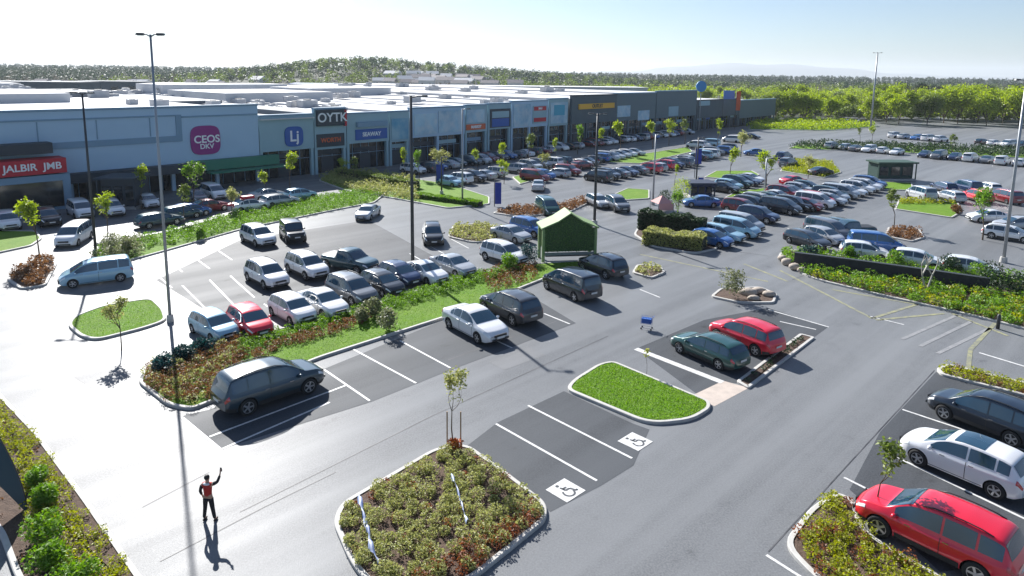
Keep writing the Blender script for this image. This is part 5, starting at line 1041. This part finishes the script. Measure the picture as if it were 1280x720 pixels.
mb.box((0, 0, .66), (.72, .44, .36)); mb.obj('basket', [M_BLUES], t); mb = MB(); mb.tube([(-L_/2-.12, -W_/2, 1.02), (-L_/2-.12, W_/2, 1.02)], .02, 8); mb.obj('handle', [M_BLUES], t)
mb = MB(); mb.tube([(-L_/2, -W_/2, z0), (-L_/2, -W_/2, .12), (L_/2, -W_/2*.8, .12)], .014, 6); mb.tube([(-L_/2, W_/2, z0), (-L_/2, W_/2, .12), (L_/2, W_/2*.8, .12)], .014, 6); mb.obj('chassis', [M_CHROME], t)
for x in (-.38, .36):
    for y in (-.22, .22): MB().cyl((x, y, .06), .06, .03, 12, 'y').obj('wheel', [M_TYRE], t)
t.scale = (.85,)*3
# sunroof on the big white car, roof boxes and bonnet detail
for o in list(COL.objects):
    if o.get('label', '').startswith('big white five door'):
        mb = MB(); sh = Shape(TYPES['hatch']); [sh.patch(mb, -.75, .2, 6.85, 8, s_, nx=6, nt_=3, off=.012) for s_ in (1, -1)]; link('sunroof', mb.mesh('sunroof', M_GLASS, True), o)
    if 'red roof box' in o.get('label', ''):
        q = MB().box((-.2, 0, 1.6), (1.5, .8, .28), 0, 0, .85).obj('roof_box', [M_REDS]); q.name = 'roof_box'; q.parent = o
# ------------------------------------------------------------------ people
def skin(name, J, E_, m, parent, sub=2):
    me = bpy.data.meshes.new(name); me.from_pydata([j[:3] for j in J], E_, []); o = link(name, me)
    md = o.modifiers.new('s', 'SKIN'); md.use_smooth_shade = True
    sv = me.skin_vertices[0].data if me.skin_vertices else None
    if sv is None:
        bm = bmesh.new(); bm.from_mesh(me); bm.verts.layers.skin.verify(); bm.to_mesh(me); bm.free(); sv = me.skin_vertices[0].data
    for i, j in enumerate(J): r = j[3]; sv[i].radius = (r, j[4] if len(j) > 4 else r); sv[i].use_root = i == 0
    s2 = o.modifiers.new('u', 'SUBSURF'); s2.levels = s2.render_levels = sub
    r = bpy.data.meshes.new_from_object(o.evaluated_get(bpy.context.evaluated_depsgraph_get())); bpy.data.objects.remove(o); r.materials.clear(); r.materials.append(m)
    r.polygons.foreach_set('use_smooth', [True]*len(r.polygons)); return link(name, r, parent)
M_SKIN = mat('skin', (.42, .25, .17), .55); M_HAIR = mat('dark_hair', (.015, .011, .009), .6); M_RED = mat('red_jacket', (.42, .02, .015), .8, noise=[(9, .4, (.3, .015, .012))]); M_BLK = mat('black_cloth', (.014, .015, .018), .85); M_SHOE = mat('shoe', (.01, .01, .01), .6)
def person(loc, rz):
    t = thing('person', 'person in red jacket and black trousers standing on the bright asphalt, arm raised with phone', 'person', loc, rz)
    # x right, y forward, z up
    J = [(0, 0, .98, .15, .1), (0, 0, 1.15, .13, .095), (0, .0, 1.34, .17, .1), (0, 0, 1.44, .12, .08), (0, 0, 1.52, .052, .055), (0, .02, 1.6, .075, .085), (0, .02, 1.68, .078, .095), (0, .015, 1.75, .05, .06),
         (-.1, 0, .9, .085), (-.15, .02, .5, .058), (-.19, -.02, .12, .04), (.1, 0, .9, .085), (.15, .0, .5, .058), (.2, .02, .12, .04),
         (-.19, 0, 1.42, .06), (-.27, -.03, 1.17, .042), (-.27, .06, .95, .03), (-.27, .09, .88, .032, .018),
         (.19, 0, 1.43, .06), (.33, .1, 1.5, .042), (.37, .22, 1.72, .03), (.375, .24, 1.79, .032, .018),
         (-.19, .1, .05, .035), (.2, .14, .05, .035)]
    E_ = [(0, 1), (1, 2), (2, 3), (3, 4), (4, 5), (5, 6), (6, 7), (0, 8), (8, 9), (9, 10), (10, 22), (0, 11), (11, 12), (12, 13), (13, 23), (3, 14), (14, 15), (15, 16), (16, 17), (3, 18), (18, 19), (19, 20), (20, 21)]
    for hx, hy, hz, up in ((-.27, .095, .87, -1), (.375, .245, 1.8, 1)):
        w_ = 17 if up < 0 else 21
        for k in range(4):
            b = len(J); dx = (k-1.5)*.017; ln = [.062, .072, .068, .052][k]; J += [(hx+dx, hy+.005, hz+up*.03, .0085), (hx+dx, hy+.018, hz+up*(.03+ln*.55), .008), (hx+dx, hy+.035, hz+up*(.03+ln*.9), .007)]; E_ += [(w_, b), (b, b+1), (b+1, b+2)]
        b = len(J); sx = 1 if up < 0 else -1; J += [(hx+sx*.03, hy+.01, hz, .01), (hx+sx*.045, hy+.03, hz+up*.025, .009)]; E_ += [(w_, b), (b, b+1)]
    skin('body', J, E_, M_SKIN, t)
    MB().ico((0, .115, 1.655), .014, 2).obj('nose', [M_SKIN], t)
    mb = MB(); mb.ico((-.032, .098, 1.68), .011, 1); mb.obj('eye', [M_HAIR], t); mb = MB(); mb.ico((.032, .098, 1.68), .011, 1); mb.obj('eye', [M_HAIR], t)
    for s_ in (-1, 1): MB().ico((s_*.082, .015, 1.66), .022, 2, 0, 0, (.5, .8, 1.3)).obj('ear', [M_SKIN], t, True)
    MB().box((0, .108, 1.625), (.045, .01, .008)).obj('mouth', [M_RED], t)
    mb = MB(); mb.ico((0, -.005, 1.705), .1, 3, .02, 0, (.92, 1.02, .95)); h = mb.obj('hair', [M_HAIR], t, True)
    skin('jacket', [(0, 0, .93, .165, .115), (0, 0, 1.15, .155, .115), (0, 0, 1.34, .19, .12), (0, 0, 1.45, .12, .09), (-.2, 0, 1.42, .078), (.2, 0, 1.43, .078)], [(0, 1), (1, 2), (2, 3), (3, 4), (3, 5)], M_RED, t)
    skin('sleeve', [(-.19, 0, 1.42, .08), (-.275, -.03, 1.17, .06), (-.275, .05, .97, .045)], [(0, 1), (1, 2)], M_BLK, t); skin('sleeve', [(.19, 0, 1.44, .08), (.335, .1, 1.5, .06), (.37, .21, 1.69, .045)], [(0, 1), (1, 2)], M_BLK, t)
    skin('trousers', [(0, 0, .95, .155, .11), (-.105, 0, .86, .1), (-.152, .02, .5, .076), (-.19, -.02, .1, .06), (.105, 0, .86, .1), (.152, 0, .5, .076), (.2, .02, .1, .06)], [(0, 1), (1, 2), (2, 3), (0, 4), (4, 5), (5, 6)], M_BLK, t)
    for x, y in ((-.19, .03), (.2, .07)): MB().ico((x, y, .05), .1, 2, 0, 0, (.5, 1.35, .5)).obj('shoe', [M_SHOE], t, True)
    MB().ico((0, -.01, 1.47), .14, 2, .03, 0, (1.25, .85, .35)).obj('white_scarf', [mat('white_cloth', (.7, .7, .7), .8)], t, True)
    return t
pp = G(262, 651); person(pp, -.15)
d = Matrix.Rotation(-.15, 3, 'Z')@Vector((.375, .29, 1.86)); o = MB().box((0, 0, 0), (.075, .012, .155)).obj('phone', [M_BLK]); o.location = pp+d; o.rotation_euler = (.1, 0, -.15); tag(o, 'black phone held up in the raised hand of the person', 'phone')

# ------------------------------------------------------------------ air
hz = MB(); hz.box((0, 5200, 95), (26000, 11400, 194)); o = hz.obj('haze', []); o['kind'] = 'stuff'; o['label'] = 'thin pale blue haze over the far woods'
hm = bpy.data.materials.new('haze_air'); hm.use_nodes = True; N = hm.node_tree.nodes; N.remove(N['Principled BSDF']); pv = N.new('ShaderNodeVolumePrincipled'); pv.inputs['Color'].default_value = (.86, .93, 1, 1); pv.inputs['Density'].default_value = 1.0e-4; pv.inputs['Anisotropy'].default_value = .2
hm.node_tree.links.new(pv.outputs[0], N['Material Output'].inputs['Volume']); o.data.materials.append(hm)
